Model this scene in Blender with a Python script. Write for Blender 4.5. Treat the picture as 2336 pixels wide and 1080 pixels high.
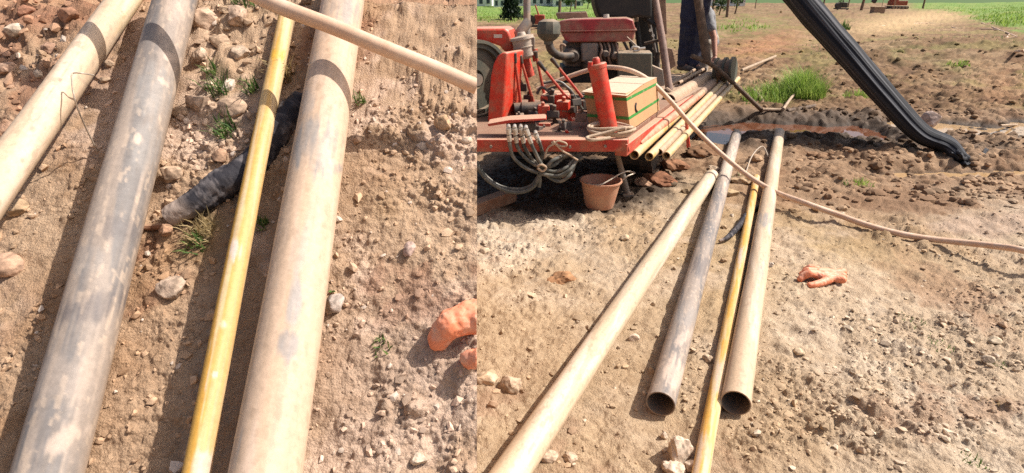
import bpy, bmesh, math, random
import numpy as np
from mathutils import Vector, Matrix
R = math.radians
random.seed(7)
rng = np.random.default_rng(11)
for o in list(bpy.data.objects):
    bpy.data.objects.remove(o)
sc = bpy.context.scene
COL = sc.collection

# ------------------------------------------------------------------ camera, sky, sun
CAMZ, F, CX, CY = 1.5, 1250.0, 1168.0, 540.0
PITCH = math.atan(540.0 / F)
cam = bpy.data.objects.new('camera', bpy.data.cameras.new('camera'))
COL.objects.link(cam)
cam.location = (0, 0, CAMZ)
cam.rotation_euler = (math.pi / 2 - PITCH, 0, 0)
cam.data.sensor_fit = 'HORIZONTAL'
cam.data.sensor_width = 36
cam.data.lens = F * 36 / 2336
cam.data.clip_start = 0.02
cam.data.clip_end = 3000
sc.camera = cam

SUN_EL, SUN_AZ = R(50), R(6)          # azimuth from +x towards +y
w = bpy.data.worlds.new('World'); sc.world = w; w.use_nodes = True
nt = w.node_tree; nt.nodes.clear()
sky = nt.nodes.new('ShaderNodeTexSky'); sky.sky_type = 'NISHITA'; sky.sun_disc = False
sky.sun_elevation = SUN_EL
sky.sun_rotation = math.pi / 2 - SUN_AZ
sky.dust_density = 5.0
bg = nt.nodes.new('ShaderNodeBackground'); bg.inputs[1].default_value = 0.10
wo = nt.nodes.new('ShaderNodeOutputWorld')
nt.links.new(sky.outputs[0], bg.inputs[0]); nt.links.new(bg.outputs[0], wo.inputs[0])
sd = Vector((math.cos(SUN_EL) * math.cos(SUN_AZ), math.cos(SUN_EL) * math.sin(SUN_AZ), math.sin(SUN_EL)))
sun = bpy.data.objects.new('sun', bpy.data.lights.new('sun', 'SUN'))
COL.objects.link(sun)
sun.data.energy = 4.6; sun.data.angle = R(0.55); sun.data.color = (1.0, 0.95, 0.88)
sun.rotation_euler = sd.to_track_quat('Z', 'Y').to_euler()
sc.view_settings.view_transform = 'Standard'
sc.view_settings.look = 'None'
sc.view_settings.gamma = 1
sc.view_settings.use_curve_mapping = False
sc.view_settings.exposure = 0.58
sc.cycles.max_bounces = 6
try:
    sc.cycles.use_denoising = False
except Exception:
    pass

# ------------------------------------------------------------------ geometry of the view
cp, sp = math.cos(PITCH), math.sin(PITCH)
FWD = Vector((0, cp, -sp)); UP = Vector((0, sp, cp)); EYE = Vector((0, 0, CAMZ))
def ray(px, py):
    return Vector(((px - CX), 0, 0)) + UP * (CY - py) + FWD * F
def G(px, py, z=0.0):                     # on a level at height z
    d = ray(px, py); t = (z - CAMZ) / d.z
    return EYE + d * t
def D(px, py, Y):                         # at a distance Y in front
    d = ray(px, py); return EYE + d * (Y / d.y)
NB = (UP * 1250 + -FWD * 2140).normalized()   # normal of the bank slope
UB = Vector((0, NB.z, -NB.y))                 # up the slope
DB = 0.85
P0B = EYE - NB * DB
def B(px, py, h=0.0):                     # on the bank, h above its surface
    d = ray(px, py); t = -(DB - h) / NB.dot(d)
    return EYE + d * t
def proj_np(P):                           # world -> picture coordinates (to place stains and soil patches)
    q = P - np.array(EYE)
    dep = np.maximum(q @ np.array(FWD), 1e-3)
    return CX + F * q[:, 0] / dep, CY - F * (q @ np.array(UP)) / dep
SEAM = 1088.0
def seam_x(y, z):                         # the cut face of the bank
    return (SEAM - CX) / F * (y * cp - (z - CAMZ) * sp)

# ------------------------------------------------------------------ noise
def _h(ix, iy, seed):
    n = (ix.astype(np.int64) * 374761393 + iy.astype(np.int64) * 668265263 + seed * 974711) & 0xffffffff
    n = ((n ^ (n >> 13)) * 1274126177) & 0xffffffff
    n = ((n ^ (n >> 15)) * 2246822519) & 0xffffffff
    return ((n ^ (n >> 16)) & 0xffffff) / float(0xffffff)
def vn(x, y, seed=0):
    ix, iy = np.floor(x), np.floor(y); fx, fy = x - ix, y - iy
    fx = fx * fx * fx * (fx * (fx * 6 - 15) + 10); fy = fy * fy * fy * (fy * (fy * 6 - 15) + 10)
    a, b = _h(ix, iy, seed), _h(ix + 1, iy, seed); c, d = _h(ix, iy + 1, seed), _h(ix + 1, iy + 1, seed)
    return (a + (b - a) * fx) * (1 - fy) + (c + (d - c) * fx) * fy
def fbm(x, y, s, oct=4, seed=0, gain=0.5):     # s = size of the largest feature; returns about -1..1
    v = np.zeros_like(x); a = 1.0; tot = 0; ang = 0.6
    for k in range(oct):
        xx = x * math.cos(ang * k) - y * math.sin(ang * k); yy = x * math.sin(ang * k) + y * math.cos(ang * k)
        v += a * (vn(xx / s + 17.3 * k, yy / s - 9.1 * k, seed + k) * 2 - 1); tot += a; a *= gain; s *= 0.5
    return v / tot * 1.6
def lumps(x, y, s, seed=0, dens=0.5):          # rounded stones and clods of size s, 0..1
    x = x + s * 0.25 * (vn(x / s * 2.3, y / s * 2.3, seed + 5) - .5) * 2; y = y + s * 0.25 * (vn(x / s * 2.3 + 40, y / s * 2.3, seed + 6) - .5) * 2
    X, Y = x / s, y / s; ix, iy = np.floor(X), np.floor(Y); out = np.zeros_like(x)
    for i in (-1, 0, 1):
        for j in (-1, 0, 1):
            cx, cy = ix + i, iy + j
            r = _h(cx, cy, seed); on = r < dens
            px_, py_ = cx + 0.15 + 0.7 * _h(cx, cy, seed + 1), cy + 0.15 + 0.7 * _h(cx, cy, seed + 2)
            rad = 0.22 + 0.38 * _h(cx, cy, seed + 3)
            d2 = ((X - px_) ** 2 + (Y - py_) ** 2) / rad ** 2
            h = np.where(on, np.sqrt(np.maximum(0, 1 - d2)) * rad * 1.6, 0)
            out = np.maximum(out, h)
    return out
def sst(a, b, x):
    t = np.clip((x - a) / (b - a), 0, 1); return t * t * (3 - 2 * t)
def gau(px, py, cx, cy, rx, ry, ang=0.0):
    c, s = math.cos(R(ang)), math.sin(R(ang)); dx, dy = px - cx, py - cy
    return np.exp(-(((dx * c + dy * s) / rx) ** 2 + ((-dx * s + dy * c) / ry) ** 2))
def mixc(c, col, m):
    return c * (1 - m[:, None]) + np.array(col)[None, :] * m[:, None]
def segd(x, y, a, b):
    ax, ay, bx, by = a[0], a[1], b[0], b[1]; dx, dy = bx - ax, by - ay
    t = np.clip(((x - ax) * dx + (y - ay) * dy) / (dx * dx + dy * dy), 0, 1)
    return np.hypot(x - ax - t * dx, y - ay - t * dy)

# ------------------------------------------------------------------ materials
def newmat(name):
    m = bpy.data.materials.new(name); m.use_nodes = True
    n = m.node_tree.nodes; return m, n, m.node_tree.links, n['Principled BSDF']
def _ramp(n, l, fac, stops):
    r = n.new('ShaderNodeValToRGB'); e = r.color_ramp.elements
    while len(e) < len(stops): e.new(0.5)
    for k, (p, c) in enumerate(stops): e[k].position = p; e[k].color = (*c, 1)
    l.new(fac, r.inputs[0]); return r
def _noise(n, l, co, scale, detail=6, rough=0.6):
    t = n.new('ShaderNodeTexNoise'); t.inputs['Scale'].default_value = scale; t.inputs['Detail'].default_value = detail
    t.inputs['Roughness'].default_value = rough; l.new(co, t.inputs['Vector']); return t
def soil_mat(name, fine=90, bump=0.5, dist=0.006):
    m, n, l, b = newmat(name)
    at = n.new('ShaderNodeAttribute'); at.attribute_name = 'Col'
    co = n.new('ShaderNodeNewGeometry')
    t1 = _noise(n, l, co.outputs['Position'], fine, 8, 0.7); t2 = _noise(n, l, co.outputs['Position'], fine * 0.16, 6, 0.65)
    r1 = _ramp(n, l, t1.outputs['Fac'], [(0.3, (0.78, 0.76, 0.74)), (0.5, (1, 1, 1)), (0.72, (1.15, 1.15, 1.14))])
    r2 = _ramp(n, l, t2.outputs['Fac'], [(0.3, (0.8, 0.76, 0.72)), (0.52, (1, 1, 1)), (0.7, (1.12, 1.14, 1.15))])
    m1 = n.new('ShaderNodeMix'); m1.data_type = 'RGBA'; m1.blend_type = 'MULTIPLY'; m1.inputs[0].default_value = 1
    m2 = n.new('ShaderNodeMix'); m2.data_type = 'RGBA'; m2.blend_type = 'MULTIPLY'; m2.inputs[0].default_value = 1
    l.new(at.outputs['Color'], m1.inputs[6]); l.new(r1.outputs[0], m1.inputs[7])
    l.new(m1.outputs[2], m2.inputs[6]); l.new(r2.outputs[0], m2.inputs[7]); l.new(m2.outputs[2], b.inputs['Base Color'])
    at2 = n.new('ShaderNodeAttribute'); at2.attribute_name = 'wet_shade'
    mr = n.new('ShaderNodeMapRange'); mr.inputs[3].default_value = 0.95; mr.inputs[4].default_value = 0.6
    l.new(at2.outputs['Fac'], mr.inputs[0]); l.new(mr.outputs[0], b.inputs['Roughness'])
    b.inputs['Specular IOR Level'].default_value = 0.25
    bp = n.new('ShaderNodeBump'); bp.inputs['Strength'].default_value = bump; bp.inputs['Distance'].default_value = dist
    t3 = _noise(n, l, co.outputs['Position'], fine * 1.6, 8, 0.75)
    l.new(t3.outputs['Fac'], bp.inputs['Height'])
    vo = n.new('ShaderNodeTexVoronoi'); vo.inputs['Scale'].default_value = fine * 1.7; l.new(co.outputs['Position'], vo.inputs['Vector'])
    inv = n.new('ShaderNodeMath'); inv.operation = 'MULTIPLY'; l.new(vo.outputs['Distance'], inv.inputs[0]); l.new(t1.outputs['Fac'], inv.inputs[1])
    b2 = n.new('ShaderNodeBump'); b2.invert = True; b2.inputs['Strength'].default_value = bump; b2.inputs['Distance'].default_value = dist * .8
    l.new(inv.outputs[0], b2.inputs['Height']); l.new(bp.outputs[0], b2.inputs['Normal']); l.new(b2.outputs[0], b.inputs['Normal'])
    return m
def attr_mat(name, rough=0.55, bumpscale=60, bump=0.1, fine=40, var=0.12, spec=0.4):
    m, n, l, b = newmat(name)
    at = n.new('ShaderNodeAttribute'); at.attribute_name = 'Col'
    co = n.new('ShaderNodeNewGeometry')
    t1 = _noise(n, l, co.outputs['Position'], fine, 8, 0.7)
    r1 = _ramp(n, l, t1.outputs['Fac'], [(0.3, (1 - var,) * 3), (0.7, (1 + var,) * 3)])
    m1 = n.new('ShaderNodeMix'); m1.data_type = 'RGBA'; m1.blend_type = 'MULTIPLY'; m1.inputs[0].default_value = 1
    l.new(at.outputs['Color'], m1.inputs[6]); l.new(r1.outputs[0], m1.inputs[7]); l.new(m1.outputs[2], b.inputs['Base Color'])
    b.inputs['Roughness'].default_value = rough; b.inputs['Specular IOR Level'].default_value = spec
    bp = n.new('ShaderNodeBump'); bp.inputs['Strength'].default_value = bump; bp.inputs['Distance'].default_value = 0.004
    t3 = _noise(n, l, co.outputs['Position'], bumpscale, 6, 0.7)
    l.new(t3.outputs['Fac'], bp.inputs['Height']); l.new(bp.outputs[0], b.inputs['Normal'])
    return m
def worn(name, base, dirt=None, amount=0.45, scale=9, rough=0.6, metal=0.0, topdust=0.0, dustcol=(0.42, 0.30, 0.20), bump=0.15, var=0.2, spec=0.4):
    """paint, metal or cloth with blotches of dirt; topdust lets settled dust lie on upward faces"""
    m, n, l, b = newmat(name)
    co = n.new('ShaderNodeNewGeometry')
    t1 = _noise(n, l, co.outputs['Position'], scale, 8, 0.68)
    dirt = dirt or dustcol
    lo = 0.72 - amount * 0.4
    r1 = _ramp(n, l, t1.outputs['Fac'], [(lo - 0.12, (0, 0, 0)), (lo + 0.12, (1, 1, 1))])
    mx = n.new('ShaderNodeMix'); mx.data_type = 'RGBA'
    l.new(r1.outputs[0], mx.inputs[0]); mx.inputs[6].default_value = (*base, 1); mx.inputs[7].default_value = (*dirt, 1)
    out = mx.outputs[2]
    t2 = _noise(n, l, co.outputs['Position'], scale * 7, 6, 0.7)
    r2 = _ramp(n, l, t2.outputs['Fac'], [(0.3, (1 - var,) * 3), (0.7, (1 + var,) * 3)])
    mm = n.new('ShaderNodeMix'); mm.data_type = 'RGBA'; mm.blend_type = 'MULTIPLY'; mm.inputs[0].default_value = 1
    l.new(out, mm.inputs[6]); l.new(r2.outputs[0], mm.inputs[7]); out = mm.outputs[2]
    if topdust > 0:
        sx = n.new('ShaderNodeSeparateXYZ'); l.new(co.outputs['True Normal'], sx.inputs[0])
        mr = n.new('ShaderNodeMapRange'); mr.inputs[1].default_value = 0.45; mr.inputs[2].default_value = 0.95; mr.inputs[4].default_value = topdust
        l.new(sx.outputs[2], mr.inputs[0])
        mu = n.new('ShaderNodeMath'); mu.operation = 'MULTIPLY'; l.new(mr.outputs[0], mu.inputs[0])
        r3 = _ramp(n, l, t2.outputs['Fac'], [(0.2, (0.6,) * 3), (0.55, (1.2,) * 3)]); l.new(r3.outputs[0], mu.inputs[1])
        md = n.new('ShaderNodeMix'); md.data_type = 'RGBA'; l.new(mu.outputs[0], md.inputs[0]); l.new(out, md.inputs[6]); md.inputs[7].default_value = (*dustcol, 1)
        out = md.outputs[2]
    l.new(out, b.inputs['Base Color'])
    b.inputs['Roughness'].default_value = rough; b.inputs['Metallic'].default_value = metal; b.inputs['Specular IOR Level'].default_value = spec
    bp = n.new('ShaderNodeBump'); bp.inputs['Strength'].default_value = bump; bp.inputs['Distance'].default_value = 0.004
    l.new(t2.outputs['Fac'], bp.inputs['Height']); l.new(bp.outputs[0], b.inputs['Normal'])
    return m
M = {}
M['soil'] = soil_mat('soil', 80, 0.75, 0.008)
M['bank_soil'] = soil_mat('bank_soil', 170, 0.65, 0.0045)
M['pipe'] = attr_mat('dusty_pipe', 0.6, 90, 0.15, 90, 0.14, 0.3)
M['stone'] = attr_mat('stone', 0.9, 120, 0.5, 70, 0.2, 0.2)
M['gravel'] = attr_mat('gravel_stone', 0.92, 150, 0.4, 90, 0.2, 0.2)
M['red'] = worn('red_paint', (0.54, 0.032, 0.014), (0.36, 0.12, 0.07), 0.42, 11, 0.45, topdust=0.7, dustcol=(0.50, 0.30, 0.20))
M['red_dusty'] = worn('dusty_red_paint', (0.44, 0.036, 0.020), (0.36, 0.13, 0.075), 0.42, 9, 0.6, topdust=0.75, dustcol=(0.50, 0.33, 0.22))
M['maroon'] = worn('maroon_paint', (0.30, 0.025, 0.035), (0.26, 0.16, 0.11), 0.45, 3.2, 0.45, topdust=0.75, dustcol=(0.36, 0.24, 0.17))
M['dark'] = worn('oily_steel', (0.030, 0.026, 0.024), (0.10, 0.07, 0.05), 0.4, 9, 0.6, topdust=0.6, dustcol=(0.22, 0.15, 0.10))
M['black'] = worn('black_plastic', (0.012, 0.012, 0.013), (0.03, 0.026, 0.022), 0.3, 9, 0.6)
M['grey'] = worn('grey_steel', (0.19, 0.17, 0.15), (0.28, 0.20, 0.14), 0.45, 10, 0.55, topdust=0.6)
M['olive'] = worn('olive_metal', (0.085, 0.085, 0.065), (0.16, 0.13, 0.09), 0.3, 8, 0.6, topdust=0.55)
M['cast'] = worn('engine_casting', (0.15, 0.12, 0.10), (0.05, 0.04, 0.035), 0.5, 12, 0.6, topdust=0.4)
M['rust'] = worn('rusty_steel', (0.20, 0.12, 0.085), (0.34, 0.22, 0.15), 0.5, 12, 0.75, topdust=0.45)
M['pole'] = worn('dusty_pole', (0.30, 0.20, 0.16), (0.16, 0.10, 0.08), 0.4, 9, 0.6)
M['yellow_rod'] = worn('yellow_rod', (0.46, 0.30, 0.09), (0.50, 0.36, 0.22), 0.55, 9, 0.6, topdust=0.55, dustcol=(0.52, 0.39, 0.25))
M['rod'] = worn('muddy_rod', (0.34, 0.22, 0.14), (0.46, 0.33, 0.22), 0.5, 11, 0.7, topdust=0.5)
M['red_rod'] = worn('red_muddy_rod', (0.42, 0.13, 0.07), (0.48, 0.32, 0.20), 0.55, 9, 0.7, topdust=0.55)
M['hose'] = worn('tan_hose', (0.56, 0.36, 0.24), (0.62, 0.46, 0.34), 0.45, 18, 0.55, bump=0.05, var=0.08)
M['hyd'] = worn('hydraulic_hose', (0.058, 0.060, 0.052), (0.24, 0.20, 0.155), 0.3, 15, 0.45, topdust=0.3, dustcol=(0.30, 0.26, 0.20))
M['bright'] = worn('bright_fitting', (0.55, 0.50, 0.43), (0.3, 0.22, 0.16), 0.3, 20, 0.4, metal=0.5)
M['rope'] = worn('rope', (0.48, 0.36, 0.25), (0.36, 0.25, 0.17), 0.5, 40, 0.9, bump=0.4)
M['carton'] = worn('carton', (0.45, 0.245, 0.115), (0.40, 0.21, 0.10), 0.4, 6, 0.85, topdust=0.85, dustcol=(0.52, 0.41, 0.30), bump=0.05, var=0.06)
M['green'] = worn('green_strap', (0.03, 0.20, 0.035), None, 0.12, 12, 0.5)
M['bucket'] = worn('bucket_plastic', (0.44, 0.20, 0.12), (0.46, 0.28, 0.18), 0.45, 9, 0.5, bump=0.05, var=0.08)
M['wire'] = worn('wire', (0.40, 0.33, 0.26), None, 0.3, 30, 0.5, metal=0.3)
M['glove'] = worn('orange_rubber', (0.70, 0.225, 0.11), (0.62, 0.36, 0.25), 0.35, 28, 0.55, topdust=0.15, dustcol=(0.74, 0.46, 0.33), bump=0.15, var=0.08)
M['net'] = None
M['timber'] = worn('muddy_timber', (0.26, 0.12, 0.065), (0.40, 0.24, 0.15), 0.45, 9, 0.9, topdust=0.4)
M['stick'] = worn('dry_stick', (0.38, 0.28, 0.19), (0.22, 0.15, 0.1), 0.4, 14, 0.9)
M['bark'] = worn('dark_stick', (0.10, 0.07, 0.05), (0.2, 0.14, 0.1), 0.4, 14, 0.9)
M['navy'] = worn('navy_cloth', (0.030, 0.033, 0.065), (0.085, 0.08, 0.085), 0.3, 8, 0.9, bump=0.3)
M['shirt'] = worn('grey_cloth', (0.24, 0.24, 0.25), (0.14, 0.13, 0.13), 0.35, 8, 0.9, bump=0.3)
M['khaki'] = worn('pale_cloth', (0.40, 0.36, 0.31), (0.25, 0.19, 0.14), 0.4, 8, 0.9, bump=0.3)
M['skin'] = worn('skin', (0.42, 0.20, 0.13), (0.36, 0.16, 0.10), 0.4, 14, 0.5, bump=0.05, var=0.05)
M['hair'] = worn('hair', (0.012, 0.01, 0.009), None, 0.05, 40, 0.6)
M['shoe'] = worn('muddy_shoe', (0.05, 0.045, 0.05), (0.25, 0.18, 0.13), 0.45, 15, 0.8, topdust=0.4)
M['white'] = worn('white_wall', (0.72, 0.72, 0.70), (0.55, 0.52, 0.48), 0.3, 0.4, 0.7, bump=0)
M['roofblue'] = worn('blue_grey_roof', (0.13, 0.16, 0.22), (0.2, 0.2, 0.22), 0.3, 0.4, 0.5, bump=0)
M['glass'] = worn('dark_glass', (0.04, 0.06, 0.08), (0.05, 0.07, 0.09), 0.2, 1, 0.15, bump=0)
M['orange_paint'] = worn('orange_machine', (0.30, 0.035, 0.015), (0.3, 0.14, 0.08), 0.4, 3, 0.6)
M['trunk'] = worn('trunk', (0.14, 0.085, 0.06), (0.25, 0.16, 0.11), 0.4, 5, 0.9, bump=0.5)
M['paper'] = worn('pale_scrap', (0.62, 0.50, 0.42), (0.5, 0.36, 0.26), 0.3, 20, 0.8)
def leaf_mat(name, c1, c2):
    m, n, l, b = newmat(name)
    co = n.new('ShaderNodeNewGeometry')
    r = _ramp(n, l, co.outputs['Random Per Island'], [(0, c1), (1, c2)])
    l.new(r.outputs[0], b.inputs['Base Color']); b.inputs['Roughness'].default_value = 0.6; b.inputs['Specular IOR Level'].default_value = 0.3
    tr = n.new('ShaderNodeBsdfTranslucent'); l.new(r.outputs[0], tr.inputs[0])
    mx = n.new('ShaderNodeMixShader'); mx.inputs[0].default_value = 0.35
    l.new(b.outputs[0], mx.inputs[1]); l.new(tr.outputs[0], mx.inputs[2]); l.new(mx.outputs[0], n['Material Output'].inputs[0])
    return m
M['grass'] = leaf_mat('grass_blade', (0.16, 0.28, 0.035), (0.36, 0.45, 0.11))
M['weed'] = leaf_mat('weed_blade', (0.05, 0.11, 0.025), (0.15, 0.22, 0.06))
M['straw'] = leaf_mat('dry_blade', (0.30, 0.22, 0.10), (0.45, 0.34, 0.18))
M['conifer'] = leaf_mat('dark_needles', (0.012, 0.03, 0.014), (0.03, 0.055, 0.025))
M['leaf'] = leaf_mat('tree_leaf', (0.03, 0.07, 0.018), (0.07, 0.12, 0.035))
def net_mat():
    m, n, l, b = newmat('black_netting')
    at = n.new('ShaderNodeAttribute'); at.attribute_name = 'Col'
    l.new(at.outputs['Color'], b.inputs['Base Color']); b.inputs['Roughness'].default_value = 0.75; b.inputs['Specular IOR Level'].default_value = 0.15
    co = n.new('ShaderNodeNewGeometry'); t = _noise(n, l, co.outputs['Position'], 160, 4, 0.7)
    bp = n.new('ShaderNodeBump'); bp.inputs['Strength'].default_value = 0.4; bp.inputs['Distance'].default_value = 0.004
    l.new(t.outputs['Fac'], bp.inputs['Height']); l.new(bp.outputs[0], b.inputs['Normal'])
    return m
M['net'] = net_mat()
def water_mat(name, col, rough=0.04):
    m, n, l, b = newmat(name)
    b.inputs['Base Color'].default_value = (*col, 1); b.inputs['Roughness'].default_value = rough; b.inputs['IOR'].default_value = 1.5
    co = n.new('ShaderNodeNewGeometry'); t = _noise(n, l, co.outputs['Position'], 9, 3, 0.5)
    bp = n.new('ShaderNodeBump'); bp.inputs['Strength'].default_value = 0.06; bp.inputs['Distance'].default_value = 0.01
    l.new(t.outputs['Fac'], bp.inputs['Height']); l.new(bp.outputs[0], b.inputs['Normal'])
    return m
M['water'] = water_mat('ditch_water', (0.13, 0.05, 0.025))
M['puddle'] = water_mat('muddy_puddle', (0.38, 0.245, 0.125), 0.08)

# ------------------------------------------------------------------ mesh helpers
def link_mesh(name, V, Fc, mat, parent=None, smooth=True, sharp=35, attrs=None):
    me = bpy.data.meshes.new(name)
    if isinstance(V, np.ndarray) and isinstance(Fc, np.ndarray):
        k = Fc.shape[1]
        me.vertices.add(len(V)); me.vertices.foreach_set('co', np.ascontiguousarray(V, dtype=np.float32).ravel())
        me.loops.add(Fc.size); me.loops.foreach_set('vertex_index', np.ascontiguousarray(Fc, dtype=np.int32).ravel())
        me.polygons.add(len(Fc)); me.polygons.foreach_set('loop_start', np.arange(0, Fc.size, k, dtype=np.int32))
        me.update(calc_edges=True)
    else:
        me.from_pydata([tuple(v) for v in V], [], [tuple(f) for f in Fc]); me.update()
    me.validate()
    if attrs:
        for an, av in attrs.items():
            if av.ndim == 2:
                a = me.attributes.new(an, 'FLOAT_COLOR', 'POINT')
                a.data.foreach_set('color', np.concatenate([av, np.ones((len(av), 1))], 1).astype(np.float32).ravel())
            else:
                a = me.attributes.new(an, 'FLOAT', 'POINT'); a.data.foreach_set('value', av.astype(np.float32))
    if smooth:
        me.polygons.foreach_set('use_smooth', [True] * len(me.polygons))
        if sharp: me.set_sharp_from_angle(angle=R(sharp))
    me.materials.append(mat)
    o = bpy.data.objects.new(name, me); COL.objects.link(o)
    if parent: put(o, parent)
    return o
def put(o, parent):
    o.parent = parent
    if parent.type == 'EMPTY':
        o.matrix_parent_inverse = Matrix.Translation(-parent.location)
def frame(d):
    d = d.normalized(); a = Vector((0, 0, 1)) if abs(d.z) < 0.93 else Vector((0, 1, 0))
    s = d.cross(a).normalized(); return s, s.cross(d).normalized()
class MB:
    def __init__(s): s.v = []; s.f = []
    def add(s, v, f):
        n = len(s.v); s.v += [tuple(p) for p in v]; s.f += [tuple(i + n for i in q) for q in f]; return s
    def hexa(s, p):       # bottom 4, top 4
        return s.add(p, [(3, 2, 1, 0), (4, 5, 6, 7), (0, 1, 5, 4), (1, 2, 6, 5), (2, 3, 7, 6), (3, 0, 4, 7)])
    def box(s, c, size, rot=None):
        x, y, z = (k / 2 for k in size); c = Vector(c)
        p = [Vector(q) for q in ((-x, -y, -z), (x, -y, -z), (x, y, -z), (-x, y, -z), (-x, -y, z), (x, -y, z), (x, y, z), (-x, y, z))]
        if rot is not None: p = [rot @ q for q in p]
        return s.hexa([c + q for q in p])
    def prism(s, poly, vec):
        n = len(poly); vec = Vector(vec); p = [Vector(q) for q in poly]
        return s.add(p + [q + vec for q in p], [tuple(range(n - 1, -1, -1)), tuple(range(n, 2 * n))] + [(i, (i + 1) % n, n + (i + 1) % n, n + i) for i in range(n)])
    def tube(s, pts, r, seg=10, cap=True):
        pts = [Vector(p) for p in pts]; n = len(pts); rr = r if isinstance(r, (list, tuple)) else [r] * n
        v = []; f = []; ps = None
        for i, p in enumerate(pts):
            d = (pts[min(i + 1, n - 1)] - pts[max(i - 1, 0)]).normalized()
            if ps is None: a, b = frame(d)
            else:
                a = (ps - d * ps.dot(d)).normalized(); b = a.cross(d)
            ps = a
            for k in range(seg):
                t = 2 * math.pi * k / seg; v.append(p + (a * math.cos(t) + b * math.sin(t)) * rr[i])
        for i in range(n - 1):
            for k in range(seg):
                k2 = (k + 1) % seg; f.append((i * seg + k, (i + 1) * seg + k, (i + 1) * seg + k2, i * seg + k2))
        if cap: f += [tuple(range(seg)), tuple((n - 1) * seg + k for k in range(seg - 1, -1, -1))]
        return s.add(v, f)
    def cyl(s, a, b, r0, r1=None, seg=20):
        return s.tube([a, b], [r0, r0 if r1 is None else r1], seg)
    def hollow(s, a, b, r, wall, seg=24):
        a, b = Vector(a), Vector(b); x, y = frame(b - a); v = []; f = []
        for p, q in ((a, r), (b, r), (b, r - wall), (a, r - wall)):
            for k in range(seg):
                t = 2 * math.pi * k / seg; v.append(p + (x * math.cos(t) + y * math.sin(t)) * q)
        for i in range(4):
            j = (i + 1) % 4
            for k in range(seg):
                k2 = (k + 1) % seg; f.append((i * seg + k, j * seg + k, j * seg + k2, i * seg + k2))
        return s.add(v, f)
    def lathe(s, base, axis, prof, seg=28):      # profile of (radius, height) from axis foot
        base = Vector(base); axis = Vector(axis).normalized(); x, y = frame(axis); v = []; f = []; n = len(prof)
        for (r, h) in prof:
            for k in range(seg):
                t = 2 * math.pi * k / seg; v.append(base + axis * h + (x * math.cos(t) + y * math.sin(t)) * max(r, 1e-4))
        for i in range(n - 1):
            for k in range(seg):
                k2 = (k + 1) % seg; f.append((i * seg + k, i * seg + k2, (i + 1) * seg + k2, (i + 1) * seg + k))
        return s.add(v, f)
    def ball(s, c, r, seg=12):
        c = Vector(c); rr = r if isinstance(r, (tuple, list)) else (r, r, r); n = seg // 2; v = []; f = []
        for i in range(n + 1):
            a = math.pi * i / n
            for k in range(seg):
                t = 2 * math.pi * k / seg
                v.append(c + Vector((rr[0] * math.sin(a) * math.cos(t), rr[1] * math.sin(a) * math.sin(t), rr[2] * math.cos(a))))
        for i in range(n):
            for k in range(seg):
                k2 = (k + 1) % seg; f.append((i * seg + k, (i + 1) * seg + k, (i + 1) * seg + k2, i * seg + k2))
        return s.add(v, f)
    def build(s, name, mat, parent=None, bevel=0, sharp=35):
        o = link_mesh(name, s.v, s.f, mat, parent, True, sharp)
        bm = bmesh.new(); bm.from_mesh(o.data); bmesh.ops.remove_doubles(bm, verts=bm.verts, dist=1e-5)
        bmesh.ops.recalc_face_normals(bm, faces=bm.faces); bm.to_mesh(o.data); bm.free()
        if bevel:
            md = o.modifiers.new('bevel', 'BEVEL'); md.width = bevel; md.segments = 2; md.limit_method = 'ANGLE'; md.angle_limit = R(40); md.harden_normals = False
        return o
def tag(o, label=None, cat=None, group=None, kind=None):
    if label: o['label'] = label
    if cat: o['category'] = cat
    if group: o['group'] = group
    if kind: o['kind'] = kind
    return o
def thing(name, loc, label, cat, group=None):
    o = bpy.data.objects.new(name, None); COL.objects.link(o); o.location = loc; o.empty_display_size = 0.1
    return tag(o, label, cat, group)
def spline(pts, n=8):
    P = [Vector(p) for p in pts]; out = []
    for i in range(len(P) - 1):
        a, b, c, d = P[max(i - 1, 0)], P[i], P[i + 1], P[min(i + 2, len(P) - 1)]
        for k in range(n):
            t = k / n; out.append(0.5 * ((2 * b) + (c - a) * t + (2 * a - 5 * b + 4 * c - d) * t * t + (3 * b - a - 3 * c + d) * t ** 3))
    out.append(P[-1]); return out
def remesh(name, mb, mat, parent, voxel, smooth=3):
    o = mb.build(name, mat, None)
    md = o.modifiers.new('r', 'REMESH'); md.mode = 'VOXEL'; md.voxel_size = voxel
    if smooth:
        s = o.modifiers.new('s', 'SMOOTH'); s.iterations = smooth; s.factor = 0.5
    dg = bpy.context.evaluated_depsgraph_get(); dg.update()
    me = bpy.data.meshes.new_from_object(o.evaluated_get(dg)); me.name = name
    o.modifiers.clear(); old = o.data; o.data = me; bpy.data.meshes.remove(old)
    me.polygons.foreach_set('use_smooth', [True] * len(me.polygons))
    if not me.materials: me.materials.append(mat)
    if parent: put(o, parent)
    return o
def chain(mb, pts, seg=12):                   # (point, radius) limbs for the bodies
    for i, (p, r) in enumerate(pts):
        mb.ball(p, r, seg)
        if i: mb.tube([pts[i - 1][0], p], [pts[i - 1][1], r], seg)
    return mb

# ------------------------------------------------------------------ lines of the pipes (both halves)
RP = 0.055
pipe_lines = {}
def gp(px, py, z): return G(px, py, z)
R_CREAM = (gp(1118, 1150, .058), gp(1623, 402, .058))
R_GREY = (gp(1506, 922, .056), gp(1680, 307, .056))
R_BIG = (gp(1678, 920, .056), gp(1778, 303, .056))
R_YEL = (gp(1585, 1150, .030), gp(1726, 405, .030))
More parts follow.
